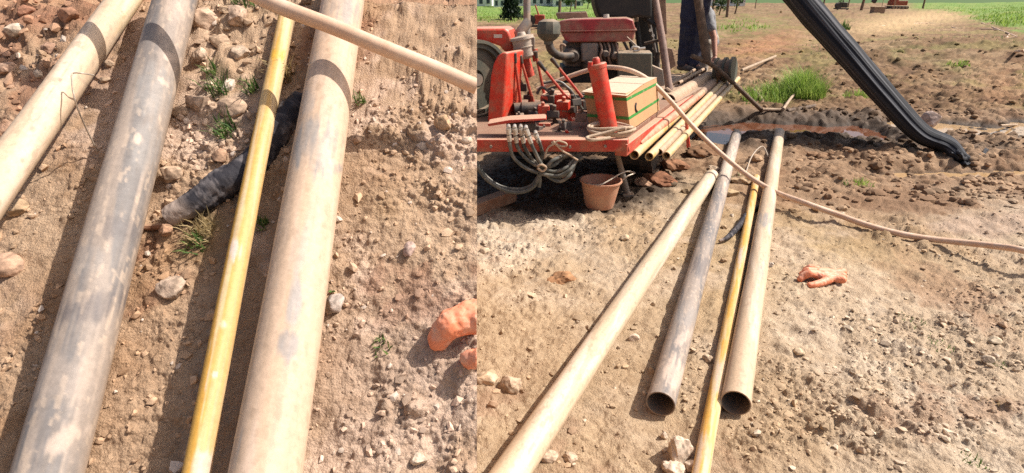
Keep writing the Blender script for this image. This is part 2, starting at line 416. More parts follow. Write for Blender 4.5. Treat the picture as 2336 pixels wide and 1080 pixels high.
# ------------------------------------------------------------------ the level ground
def ditch(x, y):
    wob = 0.10 * np.sin(x * 1.3) + 0.20 * fbm(x, y * 0 + 3.1, 0.8, 4, 77)
    yy = y + wob
    act = sst(1.7, 2.3, x) * (1 - 0.35 * sst(5.2, 6.2, x)) * (1 - sst(8.5, 10, x))
    prof = -0.15 * sst(6.4 - .35 * sst(2.9, 2.4, x), 6.95 - .3 * sst(2.9, 2.4, x), yy + .12 * fbm(x, y, .3, 3, 79)) * (1 - sst(7.35, 7.75, yy)) + 0.05 * sst(7.3, 7.8, yy) * (1 - sst(7.8, 8.8, yy)) * sst(2.6, 3.2, x)
    return prof * act * (1 - .95 * np.exp(-((x - 4.92) / .2) ** 2))
def rut(x, y):
    yy = y + 0.05 * np.sin(x * 1.7 + 1) + 0.11 * fbm(x, y * 0 + 8.1, 0.6, 4, 78)
    act = sst(2.9, 3.8, x) * (1 - sst(7.2, 8.2, x))
    return act * (-0.09 * np.exp(-((yy - 5.08) / 0.17) ** 2) + 0.05 * np.exp(-((yy - 5.45) / 0.22) ** 2))
def ground_h(x, y, detail=True):
    P = np.stack([x, y, np.zeros_like(x)], 1); px, py = proj_np(P)
    d = np.hypot(x, y)
    rough = 0.25 + 0.9 * sst(470, 390, py) * sst(1500, 1850, px) + 0.35 * sst(430, 340, py)
    rough = np.where(py < 250, 1.0 + 0 * rough, rough)
    rough *= 1 - 0.75 * gau(px, py, 2260, 525, 170, 32)          # smooth mud patch
    rough *= 1 - 0.5 * gau(px, py, 1700, 60, 120, 40)
    h = 0.030 * fbm(x, y, 1.3, 3, 1) + 0.05 * sst(6, 14, d) * fbm(x, y, 2.2, 3, 2)
    h += 0.25 * sst(14, 40, d) * fbm(x, y, 9, 3, 3)
    far = sst(14, 60, y)
    h += far * 1.6 * sst(0.75, 1.05, x / np.maximum(y, 1)) + 0.55 * np.exp(-((x - 13.5) / 4.5) ** 2 - ((y - 15.5) / 3.5) ** 2)
    h += 0.10 * np.exp(-((x - 1.05) / .8) ** 2 - ((y - 9.0) / 1.0) ** 2)
    if detail:
        rough = rough * (1 + .7 * sst(255, 235, py))
        h += rough * (0.026 * fbm(x, y, 0.30, 5, 10, .6) + 0.030 * lumps(x, y, 0.26, 30, 0.55) * sst(.35, .9, rough) + 0.030 * lumps(x, y, 0.13, 40, 0.6) * sst(.3, .8, rough) * sst(22, 11, d))
        near = sst(9, 5, d)
        clump = 0.25 + 0.75 * sst(-0.1, 0.5, fbm(x, y, 0.45, 3, 66))
        h += near * (0.030 * lumps(x, y, 0.10, 50, 0.22) * (.35 + .65 * clump) + 0.019 * lumps(x, y, 0.045, 60, 0.45) * clump * sst(6.5, 4.5, d) + 0.012 * lumps(x, y, 0.023, 70, 0.55) * clump * sst(4.5, 3, d) + 0.021 * fbm(x, y, 0.15, 6, 80, 0.66) + 0.010 * np.abs(fbm(x, y, 0.33, 4, 85)) * sst(7, 4, d))
    for a, b, r in ((R_CREAM[0], R_CREAM[1], .12), (R_GREY[0], R_GREY[1], .12), (R_BIG[0], R_BIG[1], .12), (R_YEL[0], R_YEL[1], .07)):
        m = np.exp(-(segd(x, y, a, b) / r) ** 4) * sst(6.9, 6.0, y)
        h = h * (1 - m) + m * (np.minimum(h * .4, .012) - 0.004)
    h += ditch(x, y) + rut(x, y)
    return h
def gz(p):
    return float(ground_h(np.array([p[0]]), np.array([p[1]]))[0])
def on_ground(px, py, it=4):
    p = G(px, py, 0)
    for _ in range(it): p = G(px, py, gz(p))
    return p
def ground_col(x, y, z):
    P = np.stack([x, y, np.where(y > 9, z, 0)], 1); px, py = proj_np(P)
    d = np.hypot(x, y)
    n1 = fbm(x, y, 0.9, 5, 101); n2 = fbm(x, y, 0.35, 5, 111, 0.6); n3 = fbm(x, y, 2.4, 4, 121); n4 = fbm(x, y, 0.11, 4, 131, 0.65)
    c = np.tile(np.array((0.40, 0.30, 0.205)), (len(x), 1))
    c = mixc(c, (0.465, 0.365, 0.265), sst(-0.05, 0.55, n2 + 0.3 * n1))
    c = mixc(c, (0.33, 0.225, 0.13), sst(0.0, 0.7, -n1 + 0.4 * n2) * 0.7)
    c = mixc(c, (0.29, 0.175, 0.11), sst(0.45, 0.9, fbm(x, y, 0.6, 4, 141) + 0.35 * n4) * 0.6)
    # yellower strip between the pipes and beside the hose
    yl = gau(px, py, 1660, 560, 170, 190, 15) * 0.8 + gau(px, py, 1900, 530, 190, 75, 12) * 0.95
    c = mixc(c, (0.33, 0.225, 0.115), np.clip(yl, 0, 0.85) * sst(-.6, .4, n2))
    # trodden earth round the ditch and the ruts
    br = sst(560, 420, py + 40 * n1) * sst(1560, 1760, px + 40 * n2)
    br = np.maximum(br, sst(430, 380, py + 15 * n2))
    c = mixc(c, (0.255, 0.160, 0.095), br * 0.9)
    c = mixc(c, (0.15, 0.08, 0.042), br * sst(0.0, 0.6, n2) * 0.7)
    c = mixc(c, (0.36, 0.235, 0.14), br * sst(0.1, 0.7, n4 + 0.3 * n3) * 0.6)
    c = mixc(c, (0.20, 0.115, 0.065), 0.8 * sst(0.2, 0.7, gau(px, py, 2080, 470, 200, 28, 6) + .25 * n4))
    c = mixc(c, (0.36, 0.26, 0.19), 0.9 * sst(0.35, 0.75, gau(px, py, 2260, 525, 170, 32) + 0.2 * n2))
    # field beyond the ditch
    fl = sst(268, 240, py)
    c = mixc(c, (0.195, 0.118, 0.060), fl * 0.92)
    c = mixc(c, (0.115, 0.062, 0.032), fl * sst(-0.2, 0.4, n2 + 0.4 * n3) * 0.75)
    c = mixc(c, (0.31, 0.21, 0.12), fl * sst(0.2, 0.75, -n1 + 0.3 * n4) * 0.6)
    c = mixc(c, (0.20, 0.17, 0.06), fl * sst(0.1, 0.6, fbm(x, y, 1.6, 4, 151) + .3 * n2) * 0.55)
    c = mixc(c, (0.33, 0.15, 0.075), fl * np.clip(gau(px, py, 1740, 105, 90, 26, -12) + gau(px, py, 2290, 200, 60, 45) * .4, 0, 1) * 0.7)
    c = mixc(c, (0.46, 0.32, 0.17), fl * gau(px, py, 2080, 48, 160, 22, -8) * 0.9)
    gr = np.clip(gau(px, py, 1700, 62, 90, 26) * 0.8 + gau(px, py, 2075, 120, 60, 18) * 0.55 + gau(px, py, 1800, 215, 80, 26) * 0.6 + gau(px, py, 2180, 150, 40, 14) * .5, 0, 1)
    c = mixc(c, (0.17, 0.19, 0.055), gr * sst(-0.5, 0.6, n2))
    gx = sst(10, 26, 62 - py - 0.0 * px + 10 * n1) * sst(1430, 1380, px) * sst(14, 26, y)
    gx = np.maximum(gx, sst(-6, 12, (px - 2060) * 0.27 - py + 12 * n1) * sst(14, 20, y))
    gx = np.maximum(gx, sst(60, 120, y) * 0.9 * (1 - sst(1420, 1470, px) * sst(2100, 2060, px)))
    c = mixc(c, (0.14, 0.22, 0.045), gx)
    c = mixc(c, (0.25, 0.25, 0.08), gx * sst(0.1, 0.8, n3) * 0.6)
    # soaked soil, with shade below the machine painted into the same mask
    wet_shade = np.clip(sst(0.04, -0.05, z + 0.01 * n4) * sst(5.6, 6.2, y) * sst(8.3, 7.8, y) * sst(1.6, 2.2, x), 0, 1)
    wl = np.exp(-((y - 6.95 - .12 * n2 - .1 * n4) / 1.12) ** 6) * sst(2.0, 2.6, x + .3 * n1) * (1 - sst(4.9, 5.6, x)); wet_shade = np.maximum(wet_shade, wl * 0.9)
    w2 = sst(-0.01, -0.05, z) * sst(4.6, 4.8, y) * sst(5.5, 5.3, y) * sst(2.8, 3.4, x); wet_shade = np.maximum(wet_shade, w2 * 0.6)
    wet_shade = np.maximum(wet_shade, sst(0.2, 0.5, gau(px, py, 1290, 420, 250, 66) + 0.15 * n2 + .08 * n4) * 1.0)      # deck shade painted dark into the soil colour
    c = mixc(c, (0.040, 0.024, 0.014), wet_shade * 0.95)
    return np.clip(c, 0.01, 0.8), wet_shade * 0.8
def grid_faces(nr, nc):
    i = np.arange(nr * nc).reshape(nr, nc)
    return np.stack([i[:-1, :-1].ravel(), i[:-1, 1:].ravel(), i[1:, 1:].ravel(), i[1:, :-1].ravel()], 1)
prow = np.concatenate([np.linspace(1300, 421, 430), np.linspace(420, 91, 500), np.linspace(90, 8, 110), [6, 4.5, 3.2, 2.2, 1.5]])
yrow = np.array([G(CX, p, 0).y for p in prow])
pcol = np.concatenate([np.linspace(-3600, 700, 40), np.linspace(715, 2460, 660), np.linspace(2500, 5200, 36)])
YY, CC = np.meshgrid(yrow, pcol, indexing='ij')
dep = YY * cp + CAMZ * sp
XX = (CC - CX) / F * dep
gx_, gy_ = XX.ravel(), YY.ravel()
gz_ = ground_h(gx_, gy_)
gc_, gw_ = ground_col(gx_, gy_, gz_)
gv = np.stack([gx_, gy_, gz_], 1)
fa = grid_faces(len(yrow), len(pcol))
# the same sheet carried on behind and to the sides, coarser
bx, by = np.meshgrid(np.concatenate([[-400, -150, -60], np.linspace(-20, 20, 70), [60, 150, 400]]), np.concatenate([[-400, -150, -50], np.linspace(-15, yrow[0] + 0.03, 40)]), indexing='ij')
bz = ground_h(bx.ravel(), by.ravel(), False) * 0.5 - 0.006
bcol = np.tile(np.array((0.43, 0.31, 0.2)), (bx.size, 1))
bf = grid_faces(*bx.shape)[:, ::-1] + len(gv)
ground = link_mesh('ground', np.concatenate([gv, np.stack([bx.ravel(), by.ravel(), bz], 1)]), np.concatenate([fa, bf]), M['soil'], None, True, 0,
                   {'Col': np.concatenate([gc_, bcol]), 'wet_shade': np.concatenate([gw_, np.zeros(bx.size)])})
tag(ground, kind='structure')
def sheet(name, x0, x1, y0, y1, z, mat):
    o = link_mesh(name, [(x0, y0, z), (x1, y0, z), (x1, y1, z), (x0, y1, z)], [(0, 1, 2, 3)], mat)
    return tag(o, kind='structure')
sheet('water', 1.75, 4.9, 6.1, 7.85, -0.080, M['water'])
sheet('puddle', 4.94, 7.6, 6.4, 7.75, -0.052, M['puddle'])
sheet('puddle', 3.3, 7.4, 4.8, 5.35, -0.048, M['puddle'])

# ------------------------------------------------------------------ the cut bank with the close view of the pipes
def bank_h(px, py, u, v):
    rough = 0.30 + 0.8 * gau(px, py, 60, 90, 260, 230) + 0.75 * gau(px, py, 500, 130, 130, 210) + 0.3 * gau(px, py, 250, 420, 90, 200) + 0.15 * gau(px, py, 950, 100, 150, 120)
    clump = 0.2 + 0.8 * sst(-0.15, 0.5, fbm(u, v, 0.16, 3, 366))
    h = 0.012 * fbm(u, v, 0.5, 3, 201) + rough * (0.012 * fbm(u, v, 0.14, 5, 210, 0.6) + 0.022 * lumps(u, v, 0.085, 230, 0.5) * sst(.4, .8, rough) + 0.016 * lumps(u, v, 0.045, 240, 0.5))
    h += (0.013 * lumps(u, v, 0.034, 250, 0.40) + 0.010 * lumps(u, v, 0.018, 260, 0.5)) * clump + 0.0055 * lumps(u, v, 0.0105, 270, 0.5) * clump + 0.0025 * lumps(u, v, 0.0065, 275, 0.5) * clump + 0.0105 * fbm(u, v, 0.06, 6, 280, 0.68) * (1 - .45 * sst(.25, .6, v))
    return h
def onb(px0, y0, h0, px1, y1, h1, e0, e1):
    a, b = B(px0, y0, h0), B(px1, y1, h1); d = b - a; return (a - d * e0, b + d * e1)
L_CREAM = onb(277.5, 10, .028, 76, 300, .103, .3, .75)
L_GREY = onb(400.2, 0, .065, 110.4, 1080, .046, .09, .10)
L_BIG = onb(783.6, 0, .0493, 608.4, 1080, .0826, .09, .10)
L_YEL = onb(652.7, 40, .0213, 449.3, 1080, .0733, .025, .10)
NBa, UBa, P0a = np.array(NB), np.array(UB), np.array(P0B)
def bank_at(px, py, u, v):
    h = bank_h(px, py, u, v)
    for (a, b), r in ((L_CREAM, .07), (L_GREY, .07), (L_BIG, .07), (L_YEL, .035)):
        va, vb = (a - P0B).dot(UB), (b - P0B).dot(UB)
        m = np.exp(-(segd(u, v, (a.x, va), (b.x, vb)) / r) ** 4)
        h = h * (1 - m) + m * (np.minimum(.55 * h, 0.011) - 0.003)
    return h
vlo = -(P0B.z) / UB.z - 0.05
vrow = np.concatenate([np.linspace(vlo, -0.36, 50), np.linspace(-0.355, 0.80, 570), np.linspace(0.81, 1.15, 30)])
# u runs from the far left to the cut face
ucol = np.concatenate([np.linspace(0, 0.35, 30)[:-1], np.linspace(0.35, 1, 660)])
VV, TT = np.meshgrid(vrow, ucol, indexing='ij')
base = P0a[None, None, :] + UBa[None, None, :] * VV[..., None]
SX = (SEAM - CX) / F * (base[..., 1] * cp - (base[..., 2] - CAMZ) * sp)
UU = -2.2 + (SX + 2.2) * TT
base[..., 0] = UU
bpv = base.reshape(-1, 3)
bpx, bpy_ = proj_np(bpv)
bu, bv = UU.ravel(), VV.ravel()
bh = bank_at(bpx, bpy_, bu, bv)
bpos = bpv + NBa[None, :] * bh[:, None]
last = (TT.ravel() > 0.9999)
bpos[last, 0] = (SEAM - CX) / F * (bpos[last, 1] * cp - (bpos[last, 2] - CAMZ) * sp)
def bank_col(px, py, u, v):
    n1 = fbm(u, v, 0.35, 5, 301); n2 = fbm(u, v, 0.12, 5, 311, 0.6); n3 = fbm(u, v, 0.04, 4, 321)
    c = np.tile(np.array((0.385, 0.262, 0.168)), (len(u), 1))
    c = mixc(c, (0.50, 0.365, 0.27), sst(-0.05, 0.6, n2 + 0.3 * n1))
    c = mixc(c, (0.31, 0.18, 0.095), sst(0.0, 0.7, -n1 + 0.4 * n2) * 0.8)
    c = mixc(c, (0.36, 0.19, 0.11), np.clip(gau(px, py, 70, 60, 230, 150) * 0.9, 0, 1) * sst(-.5, .4, n2))
    c = mixc(c, (0.24, 0.11, 0.065), np.clip(gau(px, py, 120, 20, 150, 60), 0, 1) * 0.7)
    c = mixc(c, (0.46, 0.33, 0.22), np.clip(gau(px, py, 100, 520, 120, 120) + gau(px, py, 980, 560, 130, 90) + gau(px, py, 500, 90, 110, 110), 0, 1) * 0.65)
    c = mixc(c, (0.30, 0.19, 0.09), np.clip(gau(px, py, 450, 580, 70, 90) + gau(px, py, 870, 480, 90, 70), 0, 1) * 0.6 * sst(-.4, .5, n2))
    c = mixc(c, (0.27, 0.13, 0.075), sst(0.35, 0.8, fbm(u, v, 0.2, 4, 341) + .3 * n3) * 0.6)
    c = mixc(c, (0.40, 0.30, 0.235), np.clip(gau(px, py, 900, 860, 220, 200), 0, 1) * 0.6)
    c = mixc(c, (0.15, 0.15, 0.05), np.clip(gau(px, py, 470, 520, 36, 50) + gau(px, py, 500, 200, 20, 40) + gau(px, py, 515, 290, 40, 20) + gau(px, py, 570, 10, 40, 20), 0, 1) * 0.5 * sst(-.3, .5, n3))
    return np.clip(c * np.array((.96, .94, .93)), .01, .8)
bc = bank_col(bpx, bpy_, bu, bv)
nr, nc = len(vrow), len(ucol)
bfaces = grid_faces(nr, nc)
bank = thing('earth_bank', (-0.1, 0.4, 0.0), 'sloping bank of trampled reddish earth carrying the close-up pipes, cut off sharply at its right', 'bank')
link_mesh('slope', bpos, bfaces, M['bank_soil'], bank, True, 0, {'Col': bc, 'wet_shade': np.zeros(len(bc))})
# body of the bank: crest, back and the cut face (the slope's own edge dropped to the ground)
edge = bpos.reshape(nr, nc, 3)
rv, rf = [], []
cut = edge[:, -1, :]
crest = edge[-1]
n0 = nr
for k in range(nr): rv.append(tuple(cut[k]))
for k in range(nr):
    y, z = cut[k][1], -0.35; rv.append((seam_x(y, z), y, z))
for k in range(nr - 1): rf.append((k, k + nr, k + 1 + nr, k + 1))
o = len(rv); back = [(0.25, 0.08), (0.55, 0.02), (0.95, -0.35), (1.4, -1.0), (1.8, -1.75), (2.1, -2.4)]
xs = list(range(0, nc, 6)); xs[-1] = nc - 1
rows = [[o + i for i in range(len(xs))]]
rv += [tuple(crest[i]) for i in xs]
for dy, dz in back:
    row = []
    for i in xs:
        p = crest[i]; y, z = p[1] + dy, p[2] + dz + 0.03 * math.sin(i * .13 + dy * 9)
        t = ucol[i]; row.append(len(rv)); rv.append((-2.2 + (seam_x(y, z) + 2.2) * t, y, z))
    rows.append(row)
for a, b in zip(rows[:-1], rows[1:]):
    for k in range(len(xs) - 1): rf.append((a[k], a[k + 1], b[k + 1], b[k]))
top_edge = [r[-1] for r in rows]
bot = []
for k in top_edge:
    y = rv[k][1]; bot.append(len(rv)); rv.append((seam_x(y, -0.35), y, -0.35))
for k in range(len(top_edge) - 1): rf.append((top_edge[k], bot[k], bot[k + 1], top_edge[k + 1]))
le = [r[0] for r in rows]
rva = np.array(rv)
link_mesh('earth_body', rv, rf, M['bank_soil'], bank, False, 0, {'Col': np.tile(np.array((0.34, 0.2, 0.12)), (len(rv), 1)), 'wet_shade': np.zeros(len(rv))})
lv, lf = [], []
for k in range(nr): lv.append(tuple(edge[k, 0]))
for k in range(nr): lv.append((-2.2 - 0.9, edge[k, 0, 1], -0.35))
for k in range(nr - 1): lf.append((k, k + 1, k + 1 + nr, k + nr))
m0 = len(lv)
for r in le: lv.append(rv[r])
for r in le: lv.append((-3.1, rv[r][1], -0.35))
for k in range(len(le) - 1): lf.append((m0 + k, m0 + k + 1, m0 + k + 1 + len(le), m0 + k + len(le)))
link_mesh('earth_flank', lv, lf, M['bank_soil'], bank, True, 0, {'Col': np.tile(np.array((0.36, 0.22, 0.13)), (len(lv), 1)), 'wet_shade': np.zeros(len(lv))})
def bsurf(px, py, lift=0.0):                     # point on the real (rough) surface of the bank
    h = 0.0
    for _ in range(3):
        p = B(px, py, h)
        h = float(bank_at(np.array([px]), np.array([py]), np.array([p.x]), np.array([(p - P0B).dot(UB)]))[0])
    return B(px, py, h) + NB * lift

# ------------------------------------------------------------------ pipes
def pipe(name, a, b, r, wall, colfn, label, cat='pipe', group=None, seg=72, n=420, sag=0.0, bow=0.0):
    a, b = Vector(a), Vector(b); ax = (b - a); L = ax.length; ax.normalize(); s, t = frame(ax)
    th = np.linspace(0, 2 * np.pi, seg, endpoint=False); z = np.linspace(0, L, n)
    Z, T = np.meshgrid(z, th, indexing='ij')
    dev = 0.0018 * fbm(Z.ravel(), T.ravel() * 0 + 1.7, 0.7, 3, int(r * 1e4) + int(L * 100)).reshape(Z.shape)
    off = bow * np.sin(np.pi * Z / L)
    P = np.array(a) + np.array(ax) * Z[..., None] + np.array(s) * (np.cos(T) * r + dev + off)[..., None] + np.array(t) * (np.sin(T) * r + dev * 0.6)[..., None]
    Pin = np.array(a) + np.array(ax) * Z[..., None] + np.array(s) * (np.cos(T) * (r - wall) + dev + off)[..., None] + np.array(t) * (np.sin(T) * (r - wall) + dev * 0.6)[..., None]
    N = (np.array(s) * np.cos(T)[..., None] + np.array(t) * np.sin(T)[..., None]).reshape(-1, 3)
    out = P.reshape(-1, 3); inn = Pin.reshape(-1, 3)
    px, py = proj_np(out)
    view = np.array(EYE)[None, :] - out; facing = (np.einsum('ij,ij->i', N, view) > 0).astype(float)
    c = colfn(px, py, Z.ravel(), T.ravel(), N, facing, L)
    ci = np.tile(np.array((0.22, 0.165, 0.12)), (len(inn), 1))
    i = np.arange(n * seg).reshape(n, seg); j = np.roll(i, -1, 1)
    f1 = np.stack([i[:-1].ravel(), i[1:].ravel(), j[1:].ravel(), j[:-1].ravel()], 1)
    k = n * seg
    f2 = np.stack([i[:-1].ravel(), j[:-1].ravel(), j[1:].ravel(), i[1:].ravel()], 1) + k
    e0 = np.stack([i[0], j[0], j[0] + k, i[0] + k], 1); e1 = np.stack([i[-1], i[-1] + k, j[-1] + k, j[-1]], 1)
    o = link_mesh(name, np.concatenate([out, inn]), np.concatenate([f1, f2, e0, e1]), M['pipe'], None, True, 50, {'Col': np.clip(np.concatenate([c, ci]), .01, .85)})
    return tag(o, label, cat, group)
def smear(Z, T, N, s1, s2, seed):                # streaky dust along the pipe
    a = np.cos(T) * 0.35; b = np.sin(T) * 0.35
    return fbm(Z / 6.0 + a * 0.3, b + a * 0.8, s1, 5, seed, 0.62), fbm(Z + a, b - a, s2, 4, seed + 9)
def col_cream(seed, base=(0.50, 0.37, 0.255), light=(0.60, 0.475, 0.36), scuffs=()):
    def f(px, py, Z, T, N, fc, L):
        n1, n2 = smear(Z, T, N, 0.10, 0.35, seed)
        c = np.tile(np.array(base), (len(px), 1))
        c = mixc(c, light, sst(-.1, .6, n2))
        c = mixc(c, (0.45, 0.32, 0.21), sst(.1, .75, n1) * .55)
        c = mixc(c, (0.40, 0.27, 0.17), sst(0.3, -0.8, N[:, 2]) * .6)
        sp_ = sst(0.55, 0.7, fbm(Z, T * .12, 0.03, 3, seed + 31)); c = mixc(c, (0.36, 0.25, 0.17), sp_ * .5)
        n3 = fbm(Z * 0.5 + 3, T * 0.3, 0.06, 5, seed + 41, .65); n5 = fbm(Z * .07, T * .05, .012, 4, seed + 61, .65)
        c = mixc(c, tuple(c.mean(0) * .62), sst(.25, .8, n5) * .3); c = mixc(c, tuple(np.minimum(c.mean(0) * 1.3, .7)), sst(.3, .8, -n5) * .22)
        for (x, y, rx, ry, an, col, am) in scuffs:
            c = mixc(c, col, sst(.25, .75, gau(px, py, x, y, rx, ry, an) * (1 + .5 * n5) + 0.38 * n3) * am * fc * (.75 + .5 * n5).clip(0, 1))
        return c
    return f
GREYSC = [(0.19, 0.175, 0.165)]
def col_grey(seed, scuffs=()):
    def f(px, py, Z, T, N, fc, L):
        n1, n2 = smear(Z, T, N, 0.09, 0.30, seed)
        c = np.tile(np.array((0.265, 0.215, 0.18)), (len(px), 1))
        c = mixc(c, (0.165, 0.148, 0.14), sst(-.05, .55, n2 + .35 * n1))
        c = mixc(c, (0.38, 0.30, 0.24), sst(.05, .65, n1 - .3 * n2) * .65)
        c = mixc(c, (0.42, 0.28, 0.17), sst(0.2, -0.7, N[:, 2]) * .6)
        sp_ = sst(0.5, 0.7, fbm(Z, T * .12, 0.025, 3, seed + 31)); c = mixc(c, (0.48, 0.37, 0.28), sp_ * .5)
        n3 = fbm(Z * 0.5 + 3, T * 0.3, 0.06, 5, seed + 41, .65); n5 = fbm(Z * .07, T * .05, .012, 4, seed + 61, .65)
        c = mixc(c, tuple(c.mean(0) * .62), sst(.25, .8, n5) * .3); c = mixc(c, tuple(np.minimum(c.mean(0) * 1.3, .7)), sst(.3, .8, -n5) * .22)
        for (x, y, rx, ry, an, col, am) in scuffs:
            c = mixc(c, col, sst(.25, .75, gau(px, py, x, y, rx, ry, an) * (1 + .5 * n5) + 0.38 * n3) * am * fc * (.75 + .5 * n5).clip(0, 1))
        return c
    return f
def col_yellow(seed, scuffs=()):
    def f(px, py, Z, T, N, fc, L):
        n1, n2 = smear(Z, T, N, 0.10, 0.25, seed)
        c = np.tile(np.array((0.52, 0.285, 0.055)), (len(px), 1))
        c = mixc(c, (0.62, 0.46, 0.26), sst(.05, .6, n2 + .3 * n1) * .85)
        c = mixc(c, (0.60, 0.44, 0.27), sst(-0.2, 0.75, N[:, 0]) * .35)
        c = mixc(c, (0.46, 0.33, 0.18), sst(.25, .8, n1) * .5)
        n3 = fbm(Z * 0.5 + 3, T * 0.3, 0.05, 5, seed + 41, .65); n5 = fbm(Z * .07, T * .03, .012, 4, seed + 61, .65)
        c = mixc(c, (.50, .36, .20), sst(.15, .8, n5) * .5)
        for (x, y, rx, ry, an, col, am) in scuffs:
            c = mixc(c, col, sst(.25, .75, gau(px, py, x, y, rx, ry, an) * (1 + .5 * n5) + 0.38 * n3) * am * fc * (.75 + .5 * n5).clip(0, 1))
        return c
    return f
gm, dm, dk = (0.25, 0.23, 0.215), (0.48, 0.375, 0.30), (0.115, 0.10, 0.10)
GP, GB = 'pipes lying on the close-up bank', 'pipes lying on the open ground'
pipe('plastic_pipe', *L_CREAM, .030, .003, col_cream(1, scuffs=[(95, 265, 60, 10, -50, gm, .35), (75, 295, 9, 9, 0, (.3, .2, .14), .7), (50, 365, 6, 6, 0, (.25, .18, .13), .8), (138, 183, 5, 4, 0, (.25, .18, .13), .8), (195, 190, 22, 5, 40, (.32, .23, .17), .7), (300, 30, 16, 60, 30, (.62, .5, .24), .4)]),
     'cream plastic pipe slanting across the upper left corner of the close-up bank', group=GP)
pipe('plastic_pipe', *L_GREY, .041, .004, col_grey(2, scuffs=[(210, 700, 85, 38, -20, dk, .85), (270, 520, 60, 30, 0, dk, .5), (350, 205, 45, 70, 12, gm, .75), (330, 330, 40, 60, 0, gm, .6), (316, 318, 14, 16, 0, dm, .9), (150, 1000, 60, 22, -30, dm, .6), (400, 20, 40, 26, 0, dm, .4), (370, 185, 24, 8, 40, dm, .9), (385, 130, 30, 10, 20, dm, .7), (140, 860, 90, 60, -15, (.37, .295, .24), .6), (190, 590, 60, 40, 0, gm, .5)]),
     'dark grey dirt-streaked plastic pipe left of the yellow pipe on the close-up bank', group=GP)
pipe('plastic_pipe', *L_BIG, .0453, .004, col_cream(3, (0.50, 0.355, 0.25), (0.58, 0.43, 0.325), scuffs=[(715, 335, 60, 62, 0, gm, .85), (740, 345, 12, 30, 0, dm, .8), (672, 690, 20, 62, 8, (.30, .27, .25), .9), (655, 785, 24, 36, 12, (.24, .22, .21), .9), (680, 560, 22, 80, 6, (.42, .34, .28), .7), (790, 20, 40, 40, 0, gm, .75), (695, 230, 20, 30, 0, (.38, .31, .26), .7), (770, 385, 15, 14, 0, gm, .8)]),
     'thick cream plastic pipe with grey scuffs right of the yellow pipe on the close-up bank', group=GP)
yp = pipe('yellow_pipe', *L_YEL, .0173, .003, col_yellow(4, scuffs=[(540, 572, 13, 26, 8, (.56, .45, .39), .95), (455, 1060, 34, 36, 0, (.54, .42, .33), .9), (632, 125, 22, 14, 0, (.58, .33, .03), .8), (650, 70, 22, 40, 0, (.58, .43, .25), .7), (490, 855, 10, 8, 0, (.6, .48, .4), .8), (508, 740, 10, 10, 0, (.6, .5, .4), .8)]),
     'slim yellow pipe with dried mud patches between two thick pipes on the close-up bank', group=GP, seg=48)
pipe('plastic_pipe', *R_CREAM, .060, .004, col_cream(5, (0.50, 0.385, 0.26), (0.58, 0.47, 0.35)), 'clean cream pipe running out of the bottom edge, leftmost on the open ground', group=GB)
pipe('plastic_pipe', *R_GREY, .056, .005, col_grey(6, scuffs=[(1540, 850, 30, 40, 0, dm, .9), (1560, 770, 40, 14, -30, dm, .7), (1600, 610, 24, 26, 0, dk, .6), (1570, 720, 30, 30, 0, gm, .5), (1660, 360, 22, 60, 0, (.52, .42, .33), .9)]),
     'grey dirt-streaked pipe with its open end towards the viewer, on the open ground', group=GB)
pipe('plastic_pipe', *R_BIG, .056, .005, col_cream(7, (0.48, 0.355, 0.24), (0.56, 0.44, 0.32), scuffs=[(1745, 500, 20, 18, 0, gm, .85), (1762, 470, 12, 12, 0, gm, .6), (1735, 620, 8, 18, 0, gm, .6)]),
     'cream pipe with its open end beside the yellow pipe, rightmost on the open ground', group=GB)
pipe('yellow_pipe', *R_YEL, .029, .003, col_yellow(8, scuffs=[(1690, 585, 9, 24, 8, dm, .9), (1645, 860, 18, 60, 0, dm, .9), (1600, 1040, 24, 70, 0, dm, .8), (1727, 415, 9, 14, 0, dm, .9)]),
     'slim yellow pipe lying against the rightmost cream pipe on the open ground', group=GB, seg=48)

# ------------------------------------------------------------------ hoses
m = MB(); pts = [B(120, -190, .19), B(300, -125, .20), B(440, -70, .19), B(560, -20, .175), B(640, 16, .168), B(760, 62, .155), B(880, 112, .135), B(1000, 160, .105), B(1088.5, 199, .082)]
sp_pts = spline(pts, 10)
m.tube(sp_pts, .0150, 18)
ho = m.build('tan_hose', M['hose']); tag(ho, 'tan hose crossing over the thick pipe at the top of the close-up bank', 'hose', 'tan water hoses')
bm = bmesh.new(); bm.from_mesh(ho.data)
bmesh.ops.bisect_plane(bm, geom=bm.verts[:] + bm.edges[:] + bm.faces[:], plane_co=EYE, plane_no=ray(1088, 0).cross(ray(1088, 1080)) * (-1 if ray(1088, 0).cross(ray(1088, 1080)).x < 0 else 1), clear_outer=True)
bm.to_mesh(ho.data); bm.free()
hp = [D(1225, 205, 5.3), D(1290, 178, 5.25), D(1345, 160, 5.2), D(1390, 154, 5.1), D(1440, 162, 5.0), D(1485, 187, 4.95), D(1525, 226, 4.9), D(1565, 272, 4.85), D(1610, 319, 4.75), D(1660, 364, 4.6), D(1712, 405, 4.4), D(1768, 438, 4.18)]
for px, py, z in ((1835, 463, .09), (1905, 488, .05), (1975, 513, .03), (2045, 532, .02), (2120, 545, .02), (2200, 554, .04), (2270, 562, .07), (2340, 573, .10), (2480, 610, .06)):
    hp.append(G(px, py, z + .02))
m = MB(); m.tube(spline(hp, 10), .0205, 16)
tag(m.build('tan_hose', M['hose']), 'long tan hose arching from the red machine over the pipes to the right edge', 'hose', 'tan water hoses')
